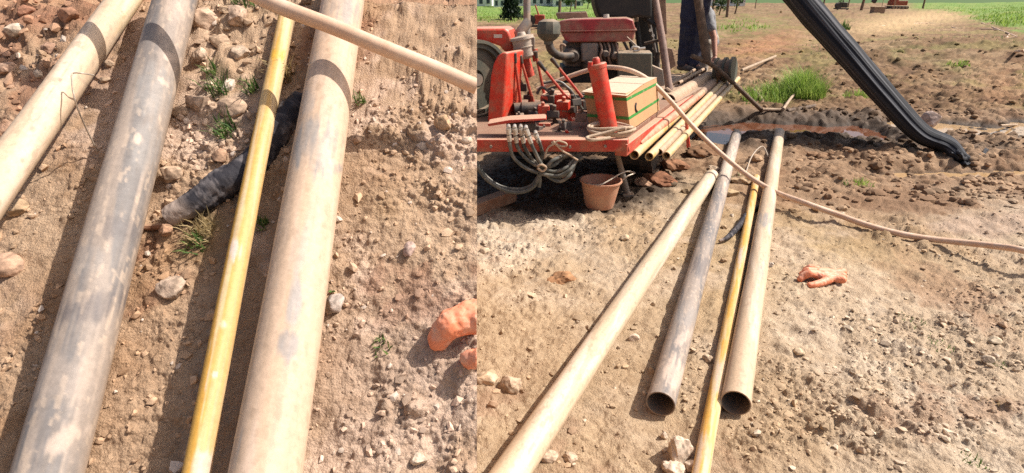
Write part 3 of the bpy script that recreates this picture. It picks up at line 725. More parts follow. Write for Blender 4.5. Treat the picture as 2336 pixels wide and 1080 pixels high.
for pts, lab in (([(2000, 62), (2090, 55), (2150, 56), (2180, 66), (2230, 68), (2275, 70), (2300, 80), (2298, 90), (2340, 97)], 'thin pale hose winding over the far brown field below the grass'),
                 ([(2235, 52), (2270, 66), (2305, 80), (2340, 96)], 'short pale hose joining the winding hose near the far right grass'),
                 ([(2345, 120), (2320, 121), (2308, 126), (2318, 133), (2345, 138)], 'pale hose loop lying on the field at the right edge')):
    m = MB(); m.tube(spline([on_ground(x, y) + Vector((0, 0, .03)) for x, y in pts], 5), .03, 8)
    tag(m.build('pale_hose', M['hose']), lab, 'hose', 'pale hoses on the far field')

# ------------------------------------------------------------------ black flexible duct, half buried
def duct(P, r, label, tip):
    sp = spline(P, 40); n = len(sp); seg = 28; mb = MB(); rr = []
    for i, p in enumerate(sp):
        t = i / (n - 1); rr.append(r * (tip + (1 - tip) * min(1, t / .45)))
    mb.tube(sp, rr, seg)
    v = np.array(mb.v); cen = np.repeat(np.array([p[:] for p in sp]), seg, 0)[:len(v)]; d = v - cen
    arc = np.repeat(np.cumsum([0] + [(sp[i + 1] - sp[i]).length for i in range(n - 1)]), seg) / r; th = np.tile(np.linspace(0, 2 * np.pi, seg, endpoint=False), n)
    k = 1 + .16 * fbm(arc * .45, np.sin(th) * .9 + np.cos(th) * .3, .8, 4, 402, .6) + .07 * fbm(arc * .6 + 1.1 * np.cos(th), np.sin(th) * 1.6 + arc * .2, .25, 4, 405, .6)
    v = cen + d * k[:, None]
    nn = fbm(arc * .6, np.cos(th) * 1.2 + np.sin(th) * .8, .6, 6, 401, .7)
    c = np.tile(np.array((0.030, 0.028, 0.033)), (len(v), 1)); c = mixc(c, (0.19, 0.165, 0.16), sst(.0, .7, nn) * .65)
    e = sst(1.9, .6, arc); c = mixc(c, (.38, .29, .235), e * .85)
    o = link_mesh('black_duct', v, mb.f, M['net'], None, True, 60, {'Col': c}); return tag(o, label, 'duct')
duct([bsurf(392, 505, .012), bsurf(440, 488, .022), bsurf(500, 452, .024), bsurf(560, 400, .012), bsurf(610, 345, .006), bsurf(650, 290, .010), bsurf(690, 235, .0)], .028, 'crumpled black flexible duct lying under the yellow pipe on the close-up bank', .55)
duct([on_ground(1640, 557) + Vector((0, 0, .02)), on_ground(1660, 550) + Vector((0, 0, .03)), on_ground(1685, 525) + Vector((0, 0, .035)), on_ground(1702, 500) + Vector((0, 0, .035)), on_ground(1725, 478) + Vector((0, 0, .02))], .021, 'black flexible duct half hidden under the yellow pipe on the open ground', .4)
m = MB(); m.tube(spline([bsurf(325, 522, .006), bsurf(350, 524, .008), bsurf(375, 522, .008), bsurf(398, 520, .006)], 5), [.006] * 16, 8)
tag(m.build('root', M['timber']), 'brown root end poking out beside the black duct', 'root')

# ------------------------------------------------------------------ big black netting roll
tb = [on_ground(2226, 370) + Vector((0, 0, .0)), on_ground(2190, 364) + Vector((0, 0, .025)), on_ground(2150, 346) + Vector((0, 0, .08)), D(2095, 300, 5.8), D(2020, 220, 6.1), D(1937, 125, 6.45), D(1862, 40, 6.8), D(1796, -40, 7.1), D(1720, -135, 7.5)]
sp_ = spline(tb, 18); n = len(sp_); seg = 120
v = []; prev = None; widths = []
for i, p in enumerate(sp_):
    t = i / (n - 1); d = (sp_[min(i + 1, n - 1)] - sp_[max(i - 1, 0)]).normalized()
    b = Vector((.50, .86, -.10)).normalized(); a = d.cross(b).normalized()
    wd = (0.055 + 0.085 * min(1, max(0, t) / .75) ** 0.9) * (.35 + .65 * min(1, t / .18)); dp = .7 + 2.2 * min(1, t / .4)  # depth along the view stretched so the netting casts a broader shadow
    for k in range(seg):
        th = 2 * math.pi * k / seg
        rid = 1 + 0.03 * math.sin(5 * th + 1.1 * math.sin(3 * t)) + 0.012 * math.sin(13 * th + 7 * t + math.sin(9 * t)) + 0.007 * math.sin(29 * th + 3 * t) + 0.03 * math.sin(3 * th - 5 * t)
        rid *= 1 + 0.03 * math.sin(t * 60 + th * 2) * (1 if t < .3 else .35)
        v.append(p + a * (math.cos(th) * wd * rid) + b * (math.sin(th) * wd * dp * rid))
fcs = []
for i in range(n - 1):
    for k in range(seg):
        k2 = (k + 1) % seg; fcs.append((i * seg + k, (i + 1) * seg + k, (i + 1) * seg + k2, i * seg + k2))
fcs += [tuple(range(seg)), tuple((n - 1) * seg + k for k in range(seg - 1, -1, -1))]
va = np.array(v); Tt = np.repeat(np.linspace(0, 1, n), seg); Th = np.tile(np.linspace(0, 2 * np.pi, seg, endpoint=False), n)
nn = fbm(Tt * .25, np.cos(Th) + np.sin(Th) * .5, 0.16, 5, 411); c = np.tile(np.array((0.012, 0.013, 0.017)), (len(va), 1)); c = mixc(c, (0.040, 0.042, 0.050), sst(.1, .7, nn))
c = mixc(c, (0.16, 0.16, 0.17), sst(.45, .6, fbm(Tt * .15, Th, .10, 3, 412)) * .5)
nroot = thing('netting_roll', tb[1], 'long black roll of netting slanting down from the top edge to the mud at right', 'netting')
link_mesh('roll', va, fcs, M['net'], nroot, True, 60, {'Col': c})
def ragged(c0, pts, name):
    mb = []; P = [on_ground(x, y) + Vector((0, 0, .015 + h)) for x, y, h in pts]
    nx = 10; V = []; Fq = []
    for i, p in enumerate(P):
        pass
    sp2 = spline(P, 5)
    for i, p in enumerate(sp2):
        t = i / (len(sp2) - 1); ww = c0 * (1 - 0.55 * t)
        for k in range(nx):
            s = k / (nx - 1) - .5
            q = p + Vector((0.12 * s * ww / .15, s * ww * 1.6, 0.018 * math.sin(k * 1.9 + i * .7) + .01 * math.sin(i * 1.7)))
            V.append((q.x, q.y, q.z))
    for i in range(len(sp2) - 1):
        for k in range(nx - 1): Fq.append((i * nx + k, i * nx + k + 1, (i + 1) * nx + k + 1, (i + 1) * nx + k))
    o = link_mesh(name, V, Fq, M['net'], nroot, True, 0, {'Col': np.tile(np.array((0.035, 0.036, 0.042)), (len(V), 1))})
    md = o.modifiers.new('s', 'SOLIDIFY'); md.thickness = 0.006
ragged(.15, [(2165, 352, .05), (2185, 360, .03), (2205, 366, .0), (2225, 360, .0), (2250, 347, .0)], 'frayed_end')
ragged(.17, [(2160, 355, .03), (2180, 368, .02), (2200, 376, .0), (2215, 374, .0)], 'frayed_end')

# ------------------------------------------------------------------ the drilling machine
ZD = 0.588
rig = thing('drilling_rig', (1.2, 5.6, 0.0), 'red crawler drilling rig with dusty engine, levers and mast standing on ground darkened with painted shade', 'drilling rig')
def pp(pts, Y): return [D(x, y, Y) for x, y in pts]
def pxr(n, Y, z=0.6): return n * (Y * cp + (CAMZ - z) * sp) / F        # n picture pixels as metres at that distance
A0 = G(1440, 342, .47); A1 = D(1650, 176, 8.0); AX = (A1 - A0); AX.z = 0; AX.normalize(); AP = Vector((AX.y, -AX.x, 0))
# frame
m = MB(); m.prism(pp([(1010, 319), (1432, 319), (1437, 347), (1010, 347)], 3.85), (0.02, .09, 0)); m.build('front_beam', M['red_dusty'], rig, .006)
dk_ = [G(1000, 322, ZD - .005), G(1428, 322, ZD - .005), G(1545, 232, ZD - .005), G(1120, 232, ZD - .005)]
m = MB(); m.hexa([p - Vector((0, -.1, .035)) for p in dk_] + [p + Vector((0, .1, 0)) for p in dk_]); m.build('deck_plate', worn('deck_dirt', (0.16, 0.05, 0.03), (0.22, 0.13, 0.085), .6, 9, .85, topdust=.5, dustcol=(.28, .17, .11)), rig, .004)
s0, s1 = G(1432, 330, .555), D(1640, 172, 8.1)
m = MB(); q = [s0 + AP * .0, s0 - AP * .09, s1 - AP * .09, s1]; m.hexa([p - Vector((0, 0, .09)) for p in q] + q); m.build('side_rail', M['red_dusty'], rig, .006)
r0 = [G(1395, 232, .55), G(1545, 232, .55), G(1655, 170, .57), G(1440, 170, .57)]
m = MB(); m.hexa([p - Vector((0, 0, .05)) for p in r0] + r0); m.build('rear_deck', M['rust'], rig, .004)
for x0, x1, yy in ((1120, 1130, 5.2), (1040, 1420, 4.3), (1060, 1480, 4.9)):
    a, b = D(x0, 350, yy), D(x1, 350, yy); a.z = b.z = .46
    m = MB(); m.box((a + b) / 2, ((b - a).length, .1, .1)); m.build('cross_member', M['dark'], rig, .005)
def track(c0, L, rad, width):
    """crawler track along the machine: belt with pads, road wheels"""
    N = 120; loop = []; per = 2 * L + 2 * math.pi * rad
    for i in range(N):
        s = per * i / N
        if s < L: u, zz, nu, nz = s, 2 * rad, 0, 1
        elif s < L + math.pi * rad: t = (s - L) / rad; u, zz, nu, nz = L + rad * math.sin(t), rad + rad * math.cos(t), math.sin(t), math.cos(t)
        elif s < 2 * L + math.pi * rad: u, zz, nu, nz = L - (s - L - math.pi * rad), 0, 0, -1
        else: t = (s - 2 * L - math.pi * rad) / rad; u, zz, nu, nz = -rad * math.sin(t), rad - rad * math.cos(t), -math.sin(t), -math.cos(t)
        loop.append((u, zz, nu, nz))
    W = lambda u, z, s: c0 + AX * u + Vector((0, 0, z)) + AP * s
    mb = MB(); v = []; f = []
    for (u, z, nu, nz) in loop:
        for off, s in ((0, -width / 2), (0, width / 2), (.025, width / 2), (.025, -width / 2)):
            v.append(W(u - nu * off, z - nz * off, s))
    for i in range(N):
        j = (i + 1) % N
        for k in range(4):
            k2 = (k + 1) % 4; f.append((4 * i + k, 4 * i + k2, 4 * j + k2, 4 * j + k))
    mb.add(v, f); belt = mb.build('crawler_track', M['dark'], rig)
    first = None
    for i in range(0, N, 3):
        u, z, nu, nz = loop[i]; ax = AX * nz - Vector((0, 0, nu)); nrm = AX * nu + Vector((0, 0, nz))
        if first is None:
            pb = MB(); pb.box((0, 0, .014), (width, .055, .03)); first = pb.build('track_pad', M['dark'], None, .004); o = first
        else:
            o = first.copy(); COL.objects.link(o)
        mt = Matrix((AP, ax, nrm)).transposed().to_4x4(); mt.translation = W(u, z, 0)
        o.matrix_world = mt; o.parent = belt; o.matrix_parent_inverse = Matrix.Identity(4); o.matrix_basis = mt
    for i in range(5):
        c = W(L * i / 4, rad, -width / 2 + .02); mb = MB(); mb.lathe(c, AP, [(0, 0), (rad * .78, 0), (rad * .78, width - .04), (0, width - .04)], 20)
        o = mb.build('road_wheel', M['dark'], None); o.parent = belt
    return belt
tn = G(1442, 402, 0.0) + AX * .2
track(Vector((tn.x, tn.y, -.02)), 2.7, .19, .34)
tn2 = tn - AP * 1.15
track(Vector((tn2.x, tn2.y, -.02)), 2.7, .19, .34)
m = MB(); m.cyl(D(1408, 352, 4.25), on_ground(1432, 446) + Vector((0, 0, 0)), .022, .026, 14); m.box(on_ground(1432, 446) + Vector((0, 0, .01)), (.09, .09, .02)); m.build('jack_leg', M['grey'], rig)
m = MB(); m.prism(pp([(1562, 276), (1568, 274), (1574, 336), (1566, 338)], 4.95), (.01, .02, 0)); m.build('rod_stake', M['red'], rig, .003)
# belt guard, hood, flywheel
m = MB(); m.prism(pp([(1112, 275), (1114, 235), (1119, 172), (1125, 146), (1134, 128), (1147, 119), (1158, 121), (1155, 160), (1150, 235), (1144, 303), (1128, 303), (1117, 294)], 4.5), (.135, .26, 0)); m.build('belt_guard', M['red'], rig, .012)
m = MB(); m.prism(pp([(1130, 292), (1168, 292), (1172, 318), (1122, 318)], 4.42), (.02, .25, 0)); m.build('guard_foot', M['red_dusty'], rig, .006)
m = MB(); m.prism(pp([(1040, 66), (1150, 64), (1160, 70), (1166, 84), (1173, 118), (1150, 119), (1140, 106), (1118, 98), (1040, 98)], 4.95), (.06, .40, 0)); m.build('hood', M['red'], rig, .02)
m = MB(); m.box(D(1136, 83, 4.94), (pxr(18, 4.94), .006, pxr(7, 4.94))); m.build('hood_plate', M['paper'], rig)
fw = D(1086, 182, 4.72); fr = pxr(84, 4.72)
m = MB(); m.lathe(fw, (.62, -.78, 0), [(0, -.03), (fr * .25, -.03), (fr * .25, 0), (fr * .78, 0), (fr * .80, .03), (fr * .9, .03), (fr * .92, .05), (fr, .05), (fr, -.06), (0, -.06)], 40); m.build('flywheel', M['olive'], rig)
m = MB(); m.lathe(fw, (.62, -.78, 0), [(.0, .03), (.05, .03), (.05, -.03), (0, -.03)], 16); m.build('flywheel_hub', M['grey'], rig)
# fuel filter cup and exhaust
cb = D(1199, 134, 4.9); ct = D(1190, 84, 4.9); axc = (ct - cb); hc = axc.length
m = MB(); m.lathe(cb, axc, [(0, 0), (.055, 0), (.076, .02), (.082, hc * .5), (.090, hc * .52), (.090, hc * .56), (.084, hc * .58), (.088, hc * .86), (.10, hc * .88), (.098, hc * 1.0), (.04, hc * 1.06), (.03, hc * 1.2), (0, hc * 1.2)], 26); m.build('oil_cup', worn('dusty_cup', (.33, .28, .23), (.42, .33, .26), .5, 12, .6, topdust=.5), rig)
m = MB(); m.box(D(1213, 99, 4.88), (.05, .05, .10)); m.build('cup_bracket', M['grey'], rig, .006)
m = MB(); m.cyl(D(1218, 112, 4.9), D(1222, 140, 4.9), .03, .022, 14); m.cyl(D(1196, 134, 4.95), D(1210, 175, 4.95), .05, .04, 14); m.build('cup_stand', M['red_dusty'], rig)
m = MB(); m.cyl(D(1202, -260, 5.5), D(1202, 82, 5.3), .033, .033, 18); m.build('exhaust_pipe', M['grey'], rig)
m = MB(); m.tube(spline([D(1206, 50, 5.24), D(1196, 62, 5.22), D(1184, 80, 5.2), D(1180, 100, 5.2)], 5), .045, 14); m.build('exhaust_elbow', M['grey'], rig)
# levers
for (a, b, Y, hz) in (((1173, 122), (1190, 255), 4.62, .16), ((1186, 128), (1217, 235), 4.72, .16), ((1221, 118), (1243, 222), 4.8, .14), ((1229, 143), (1305, 238), 4.7, .2), ((1259, 135), (1328, 222), 4.85, .22)):
    pa, pb = D(*a, Y), D(*b, Y + .05); q = pa + (pb - pa) * hz
    m = MB(); m.cyl(q, pb, .011, .013, 10); lv_ = m.build('lever', M['red_dusty'], rig)
    m = MB(); m.tube([pa - (q - pa) * .1, pa, pa + (q - pa) * .3, q], [.012, .021, .018, .013], 12); m.build('grip', M['dark'], lv_)
# gear case, pump, motor and clutter on the deck
def blk(name, mat, x0, y0, x1, y1, Y, dy, bev=.006, dx=0.0):
    mb = MB(); mb.prism(pp([(x0, y0), (x1, y0), (x1, y1), (x0, y1)], Y), (dx, dy, 0)); return mb.build(name, mat, rig, bev)
blk('gear_case', M['red_dusty'], 1232, 218, 1300, 292, 4.72, .3, .02, .04)
m = MB(); m.lathe(D(1285, 262, 4.70), (.1, -1, .05), [(0, .04), (.05, .04), (.055, .02), (.075, .015), (.08, 0), (.08, -.05), (0, -.05)], 18); m.build('gear_cover', M['red'], rig)
m = MB(); m.cyl(D(1172, 250, 4.62), D(1238, 246, 4.66), .052, .052, 18); m.cyl(D(1190, 250, 4.62), D(1198, 250, 4.62), .062, .062, 18); m.build('hydraulic_motor', M['dark'], rig)
m = MB(); m.cyl(D(1176, 282, 4.5), D(1240, 278, 4.52), .04, .04, 16); m.build('hydraulic_pump', M['dark'], rig)
blk('control_block', M['dark'], 1228, 238, 1262, 280, 4.6, .12, .008)
blk('mount_bracket', M['red'], 1229, 282, 1256, 321, 4.3, .03, .004)
m = MB(); m.prism(pp([(1232, 222), (1290, 214), (1300, 224), (1262, 236)], 4.66), (.02, .03, -.02)); m.build('guard_flap', M['red'], rig, .003)
blk('valve_body', M['rust'], 1275, 238, 1318, 258, 4.66, .08, .008)
m = MB(); m.cyl(D(1302, 250, 4.64), D(1312, 250, 4.62), .028, .028, 14); m.build('valve_cap', M['dark'], rig)
m = MB(); m.cyl(D(1297, 280, 4.55), D(1330, 290, 4.6), .05, .045, 18); m.build('pump_housing', M['red'], rig)
m = MB(); m.prism(pp([(1266, 318), (1318, 288), (1332, 292), (1328, 312), (1290, 322)], 4.35), (.03, .12, .01)); m.build('foot_plate', M['rust'], rig, .004)
for (x, y, Y, mt, s) in ((1190, 305, 4.15, 'dark', .07), (1262, 262, 4.4, 'dark', .09), (1225, 298, 4.2, 'cast', .07), (1285, 240, 4.55, 'red', .08), (1310, 235, 4.7, 'dark', .08), (1272, 304, 4.15, 'dark', .06), (1300, 312, 4.1, 'red', .06), (1255, 225, 4.7, 'dark', .09), (1325, 268, 4.3, 'rust', .07), (1240, 250, 4.45, 'red', .07), (1290, 290, 4.2, 'cast', .07), (1210, 285, 4.3, 'red', .06), (1335, 240, 4.9, 'dark', .09), (1180, 300, 4.12, 'red', .06), (1320, 320, 4.05, 'rust', .05), (1345, 300, 4.2, 'dark', .06), (1270, 285, 4.45, 'dark', .07), (1205, 222, 4.8, 'dark', .06), (1186, 268, 4.5, 'cast', .055), (1312, 268, 4.7, 'red_dusty', .07), (1253, 300, 4.4, 'rust', .06), (1216, 262, 4.52, 'dark', .07), (1278, 304, 4.35, 'red_dusty', .05), (1170, 222, 4.85, 'dark', .08), (1195, 200, 5.0, 'dark', .07), (1212, 232, 4.9, 'red_dusty', .05), (1315, 300, 4.5, 'dark', .06)):
    m = MB(); rt = Matrix.Rotation(random.uniform(-.6, .6), 3, 'Z') @ Matrix.Rotation(random.uniform(-.3, .3), 3, 'X')
    m.box(D(x, y, Y), (s * random.uniform(.8, 1.3), s, s * random.uniform(.6, 1.1)), rt); m.cyl(D(x, y, Y), D(x, y, Y) + Vector((random.uniform(-.04, .06), -.03, s * .9)), s * .22, s * .2, 10); m.build('casting', M[mt], rig, .006)
for (x, y, Y) in ((1240, 232, 4.7), (1262, 226, 4.7), (1292, 230, 4.7), (1241, 288, 4.28), (1236, 310, 4.28), (1248, 300, 4.28), (1160, 309, 4.40), (1300, 335, 3.855), (1380, 333, 3.855), (1120, 334, 3.855)):
    m = MB(); c = D(x, y, Y); m.cyl(c, c + Vector((0, -.02, 0)), .011, .011, 6); m.build('bolt', M['grey'], rig)
for pts in ([(1330, 252), (1312, 225), (1290, 196), (1270, 186), (1240, 190)], [(1332, 262), (1318, 232), (1300, 205), (1282, 196), (1250, 205)], [(1225, 215), (1235, 200), (1250, 208), (1262, 222)], [(1180, 240), (1170, 215), (1178, 200)]):
    m = MB(); m.tube(spline([D(x, y, 4.75) for x, y in pts], 7), .012, 10); m.build('control_hose', M['hyd'], rig)
# valve bank with hydraulic hoses
m = MB(); m.prism(pp([(1112, 283), (1162, 274), (1245, 270), (1247, 274), (1165, 281), (1114, 289)], 3.9), (.01, .16, .0)); m.build('valve_shelf', M['red_dusty'], rig, .003)
blk('valve_bank', M['dark'], 1155, 282, 1222, 304, 3.92, .12, .006)
HX = [[(1160, 294), (1163, 330), (1172, 360), (1200, 384), (1240, 398), (1275, 401), (1300, 388), (1314, 368), (1330, 360)],
      [(1174, 294), (1180, 334), (1200, 362), (1226, 379), (1262, 392), (1290, 384), (1308, 366), (1325, 352)],
      [(1188, 294), (1196, 335), (1215, 365), (1236, 382), (1262, 378), (1285, 360), (1310, 350)],
      [(1200, 296), (1215, 335), (1232, 370), (1244, 382), (1262, 366), (1285, 356), (1305, 355)],
      [(1222, 308), (1232, 330), (1237, 352), (1233, 374)],
      [(1080, 360), (1104, 398), (1138, 424), (1180, 433), (1212, 424), (1228, 404), (1233, 384)],
      [(1080, 366), (1108, 408), (1150, 434), (1188, 439), (1218, 426), (1233, 398)],
      [(1236, 386), (1252, 404), (1276, 414), (1298, 402), (1310, 378), (1318, 350)],
      [(1236, 388), (1250, 398), (1270, 405), (1292, 396), (1303, 372)],
      [(1228, 392), (1232, 410), (1230, 427)]]
for i, hx in enumerate(HX):
    m = MB(); Y = 3.79 + .015 * (i % 3); m.tube(spline([D(x, y, Y + (.06 if j > len(hx) - 3 and i not in (5, 6, 9) else 0)) for j, (x, y) in enumerate(hx)], 7), .0135, 10); hh = m.build('hydraulic_hose', M['hyd'], rig)
    if i < 5:
        a, b = D(*hx[0], Y), D(*hx[1], Y)
        m = MB(); m.cyl(a + Vector((0, .05, .01)), a, .014, .016, 10); m.cyl(a, a + (b - a) * .35, .019, .017, 8); m.cyl(a + (b - a) * .42, a + (b - a) * .8, .0175, .0165, 10); m.build('hose_fitting', M['bright'], hh)
m = MB(); m.tube(spline([D(1226, 380, 3.77), D(1236, 376, 3.76), D(1246, 383, 3.77), D(1238, 391, 3.77), D(1226, 384, 3.77)], 4), .008, 8); m.build('hose_tie', M['rope'], rig)
# red outrigger cylinder
oa = G(1391, 303, ZD); ob = D(1361, 146, oa.y + .03)
ocr = pxr(19.5, oa.y)
m = MB(); L_ = (ob - oa).length; m.lathe(oa, ob - oa, [(0, 0), (ocr, 0), (ocr, L_ * .93), (ocr * 1.08, L_ * .935), (ocr * 1.08, L_ * .985), (ocr * .98, L_), (0, L_)], 28); oc = m.build('outrigger_cylinder', M['red'], rig)
m = MB(); m.lathe(ob, ob - oa, [(0, 0), (.028, 0), (.028, .03), (.02, .045), (0, .045)], 12); c_ = ob - (ob - oa).normalized() * .03 + Vector((-ocr * .85, -.02, .0)); m.cyl(c_, c_ + Vector((0, 0, .045)), .02, .018, 10); m.build('cylinder_lug', M['red_dusty'], oc)
# engine
m = MB(); m.prism(pp([(1273, 54), (1280, 47), (1300, 44), (1428, 41), (1444, 46), (1450, 66), (1449, 69), (1276, 72)], 6.0), (.08, .42, 0)); ft = m.build('fuel_tank', M['maroon'], rig, .02)
m = MB(); m.prism(pp([(1278, 73), (1450, 70), (1444, 93), (1424, 96), (1300, 97), (1288, 92)], 6.01), (.08, .40, 0)); m.build('tank_bottom', M['maroon'], ft, .015)
m = MB(); m.prism(pp([(1274, 70.5), (1453, 68), (1453, 71), (1276, 73.5)], 5.985), (.08, .44, 0)); m.build('tank_seam', M['maroon'], ft, .002)
m = MB(); m.cyl(D(1383, 44, 6.15), D(1383, 33, 6.15), .035, .03, 14); m.build('filler_cap', M['bright'], ft)
m = MB(); m.prism(pp([(1268, 30), (1338, 27), (1343, 42), (1272, 44)], 6.35), (.03, .3, 0)); m.build('tool_tray', M['rust'], rig, .006)
m = MB(); m.prism(pp([(1350, -90), (1490, -90), (1488, 44), (1456, 40), (1430, 46), (1398, 42), (1368, 43), (1358, 12)], 6.4), (.0, .35, 0)); m.build('radiator_shroud', M['black'], rig, .03)
m = MB(); m.lathe(D(1251, 102, 5.75), (0, .05, 1), [(0, 0), (.045, 0), (.045, .03), (.07, .045), (.098, .07), (.115, .10), (.115, .17), (.10, .21), (.05, .235), (0, .235)], 10); m.build('air_cleaner', M['olive'], rig, 0, 20)
m = MB(); m.tube(spline([D(1252, 96, 5.75), D(1256, 112, 5.75), D(1268, 124, 5.78), D(1284, 129, 5.85), D(1304, 128, 5.95)], 6), .04, 14); m.build('intake_pipe', M['dark'], rig)
m = MB(); m.tube(spline([D(1282, 122, 5.9), D(1279, 106, 5.9), D(1284, 102, 5.9), D(1290, 106, 5.9)], 5), .012, 8); m.build('fuel_line', M['rust'], rig)
blk('engine_block', M['cast'], 1290, 97, 1412, 156, 6.12, .4, .02)
blk('cylinder_head', M['grey'], 1326, 98, 1366, 142, 6.02, .2, .02)
for x0, x1, y0, y1, mt in ((1290, 1322, 108, 150, 'dark'), (1370, 1388, 100, 146, 'cast'), (1392, 1412, 104, 150, 'grey'), (1332, 1358, 142, 158, 'dark')):
    m = MB(); c = D((x0 + x1) / 2, (y0 + y1) / 2, 6.0); m.lathe(c, (.15, -1, 0), [(0, .06), (pxr((x1 - x0) * .32, 6), .06), (pxr((x1 - x0) * .5, 6), .02), (pxr((x1 - x0) * .55, 6), -.12), (0, -.12)], 14); m.build('engine_cover', M[mt], rig)
for k in range(5):
    m = MB(); x = 1368 + k * 9; m.tube(spline([D(x, 98, 6.05), D(x + 5, 112 + 3 * (k % 2), 5.98), D(x + 2, 130, 5.97), D(x + 9, 150, 6.0)], 4), .012, 8); m.build('engine_pipe', M['dark' if k % 2 else 'rust'], rig)
blk('engine_bed', M['black'], 1284, 153, 1446, 190, 6.1, .45, .01)
gb = blk('hydraulic_tank', M['olive'], 1409, 121, 1488, 184, 5.75, .32, .012, .05)
m = MB(); m.tube(spline([D(1438, 116, 5.8), D(1444, 108, 5.8), D(1456, 109, 5.8), D(1458, 115, 5.8), D(1444, 117, 5.8)], 4), .012, 8); m.cyl(D(1456, 112, 5.8), D(1472, 110, 5.8), .012, .012, 8); m.build('tank_handle', M['bright'], gb)
m = MB(); m.prism(pp([(1488, 150), (1512, 160), (1516, 196), (1494, 200)], 5.9), (.02, .1, 0)); m.build('tank_bracket', M['grey'], rig, .004)
m = MB(); m.prism(pp([(1430, 84), (1452, 104), (1450, 110), (1436, 92)], 5.9), (.01, .02, 0)); m.build('strut', M['grey'], rig)
# mast
m = MB(); m.cyl(D(1462, -300, 6.95), D(1494, 0, 6.62), .041, .041, 16); m.tube([D(1494, 0, 6.62), D(1511, 95, 6.5), D(1527, 206, 6.35)], .042, 16); m.build('mast_leg', M['pole'], rig)
m = MB(); m.cyl(D(1562, -220, 7.2), D(1613, 142, 6.95), .050, .052, 16); m.build('mast_leg', M['bark'], rig)
m = MB(); m.prism(pp([(1440, -220), (1486, -220), (1492, 20), (1506, 140), (1510, 205), (1486, 205), (1462, 110), (1448, 20)], 6.85), (0, .14, 0)); m.build('mast_channel', M['black'], rig, .01)
m = MB(); m.prism(pp([(1496, -100), (1516, -100), (1522, 78), (1514, 80), (1506, 40)], 6.95), (0, .06, 0)); m.prism(pp([(1518, 108), (1534, 112), (1542, 150), (1528, 160)], 6.9), (0, .1, 0)); m.build('mast_brace', M['rust'], rig, .006)
m = MB(); m.cyl(D(1474, 20, 6.8), D(1506, 170, 6.7), .02, .02, 10); m.build('mast_brace', M['cast'], rig)
for k in range(9):
    m = MB(); c = D(1477 + k * 2.7 + random.uniform(-2, 2), 22 + k * 15 + random.uniform(-4, 4), 6.74); m.lathe(c, (0, -1, .2), [(0, .012), (.018, .012), (.02, 0), (0, 0)], 8); m.build('chain_roller', M['bright'], rig)
for (x0, y0, x1, y1, r, mt) in ((1452, 50, 1470, 200, .03, 'black'), (1438, 96, 1444, 124, .02, 'dark'), (1500, 120, 1490, 215, .03, 'dark'), (1466, 40, 1500, 60, .025, 'black'), (1518, 90, 1512, 170, .018, 'rust'), (1470, 100, 1520, 88, .018, 'dark'), (1482, 150, 1530, 176, .02, 'dark'), (1420, 90, 1450, 150, .016, 'cast')):
    m = MB(); m.cyl(D(x0, y0, 6.6), D(x1, y1, 6.55), r, r, 10); m.build('frame_tube', M[mt], rig)
m = MB(); m.cyl(D(1455, -20, 6.9), D(1452, 90, 6.75), .015, .015, 8); m.build('feed_rope', M['rope'], rig)
m = MB(); m.tube(spline([D(1520, 205, 6.3), D(1532, 214, 6.2), D(1538, 222, 6.1)], 4), .03, 10); m.build('mast_foot', M['rust'], rig)

# things lying on and against the machine
GR = 'drill rods laid along the machine'
def rod(pa, pb, r, wall, mat, label, name='drill_rod', group=GR, joint=None):
    mb = MB()
    mb.hollow(pa, pb, r, wall, 20); o = mb.build(name, M[mat]); tag(o, label, name.split('_')[1] if name != 'casing_pipe' else 'pipe', group)
    if joint:
        d = (pb - pa); mb = MB(); a, b = pa + d * joint[0], pa + d * joint[1]; dd = (b - a)
        mb.tube([a, a + dd * .12, a + dd * .88, b], [r, joint[2], joint[2], r], 18); mb.build('tool_joint', M['rust'], o)
    return o
RE = [((1447, 354), (1652, 166), 4.02, 8.0, .036, 'yellow_rod', 'muddy yellow rod nearest the red beam with its round open end facing the viewer'),
      ((1481, 358), (1664, 172), 4.08, 7.9, .033, 'yellow_rod', 'yellow rod second from the red beam, its round black mouth hanging over the mud'),
      ((1504, 348), (1674, 176), 4.22, 7.9, .028, 'rod', 'thin muddy rod squeezed between two yellow rods with dark mouths'),
      ((1520, 356), (1684, 180), 4.25, 7.8, .032, 'yellow_rod', 'yellow rod outermost from the machine, behind the red stake')]
for a, b, Y0, Y1, r, mt, lab in RE:
    j = (.62, .80, .052) if a[0] == 1447 else None
    rod(D(*a, Y0), D(*b, Y1), r, .006, mt, lab, joint=j)
rod(D(1455, 331, 4.2), D(1600, 214, 6.2), .036, .007, 'red_rod', 'reddish rod with a dark mouth tucked behind the end of the red beam')
rod(D(1525, 232, 5.75), D(1632, 166, 7.9), .075, .008, 'rod', 'thick muddy casing pipe lying on the rear deck beside the box', 'casing_pipe')
for k, (a, b) in enumerate((((1522, 200), (1584, 160)), ((1536, 206), (1600, 163)), ((1548, 190), (1606, 158)), ((1515, 212), (1560, 172)))):
    rod(D(*a, 6.6), D(*b, 7.6), .02, .004, ('rod', 'rust')[k % 2], ('thin rod nearest the mast foot in the bundle on the rear deck', 'dark thin rod second from the mast foot on the rear deck', 'thin rod running up to the shoes on the rear deck', 'dark thin rod lowest in the bundle behind the dusty box')[k], group='thin rods bundled on the rear deck')
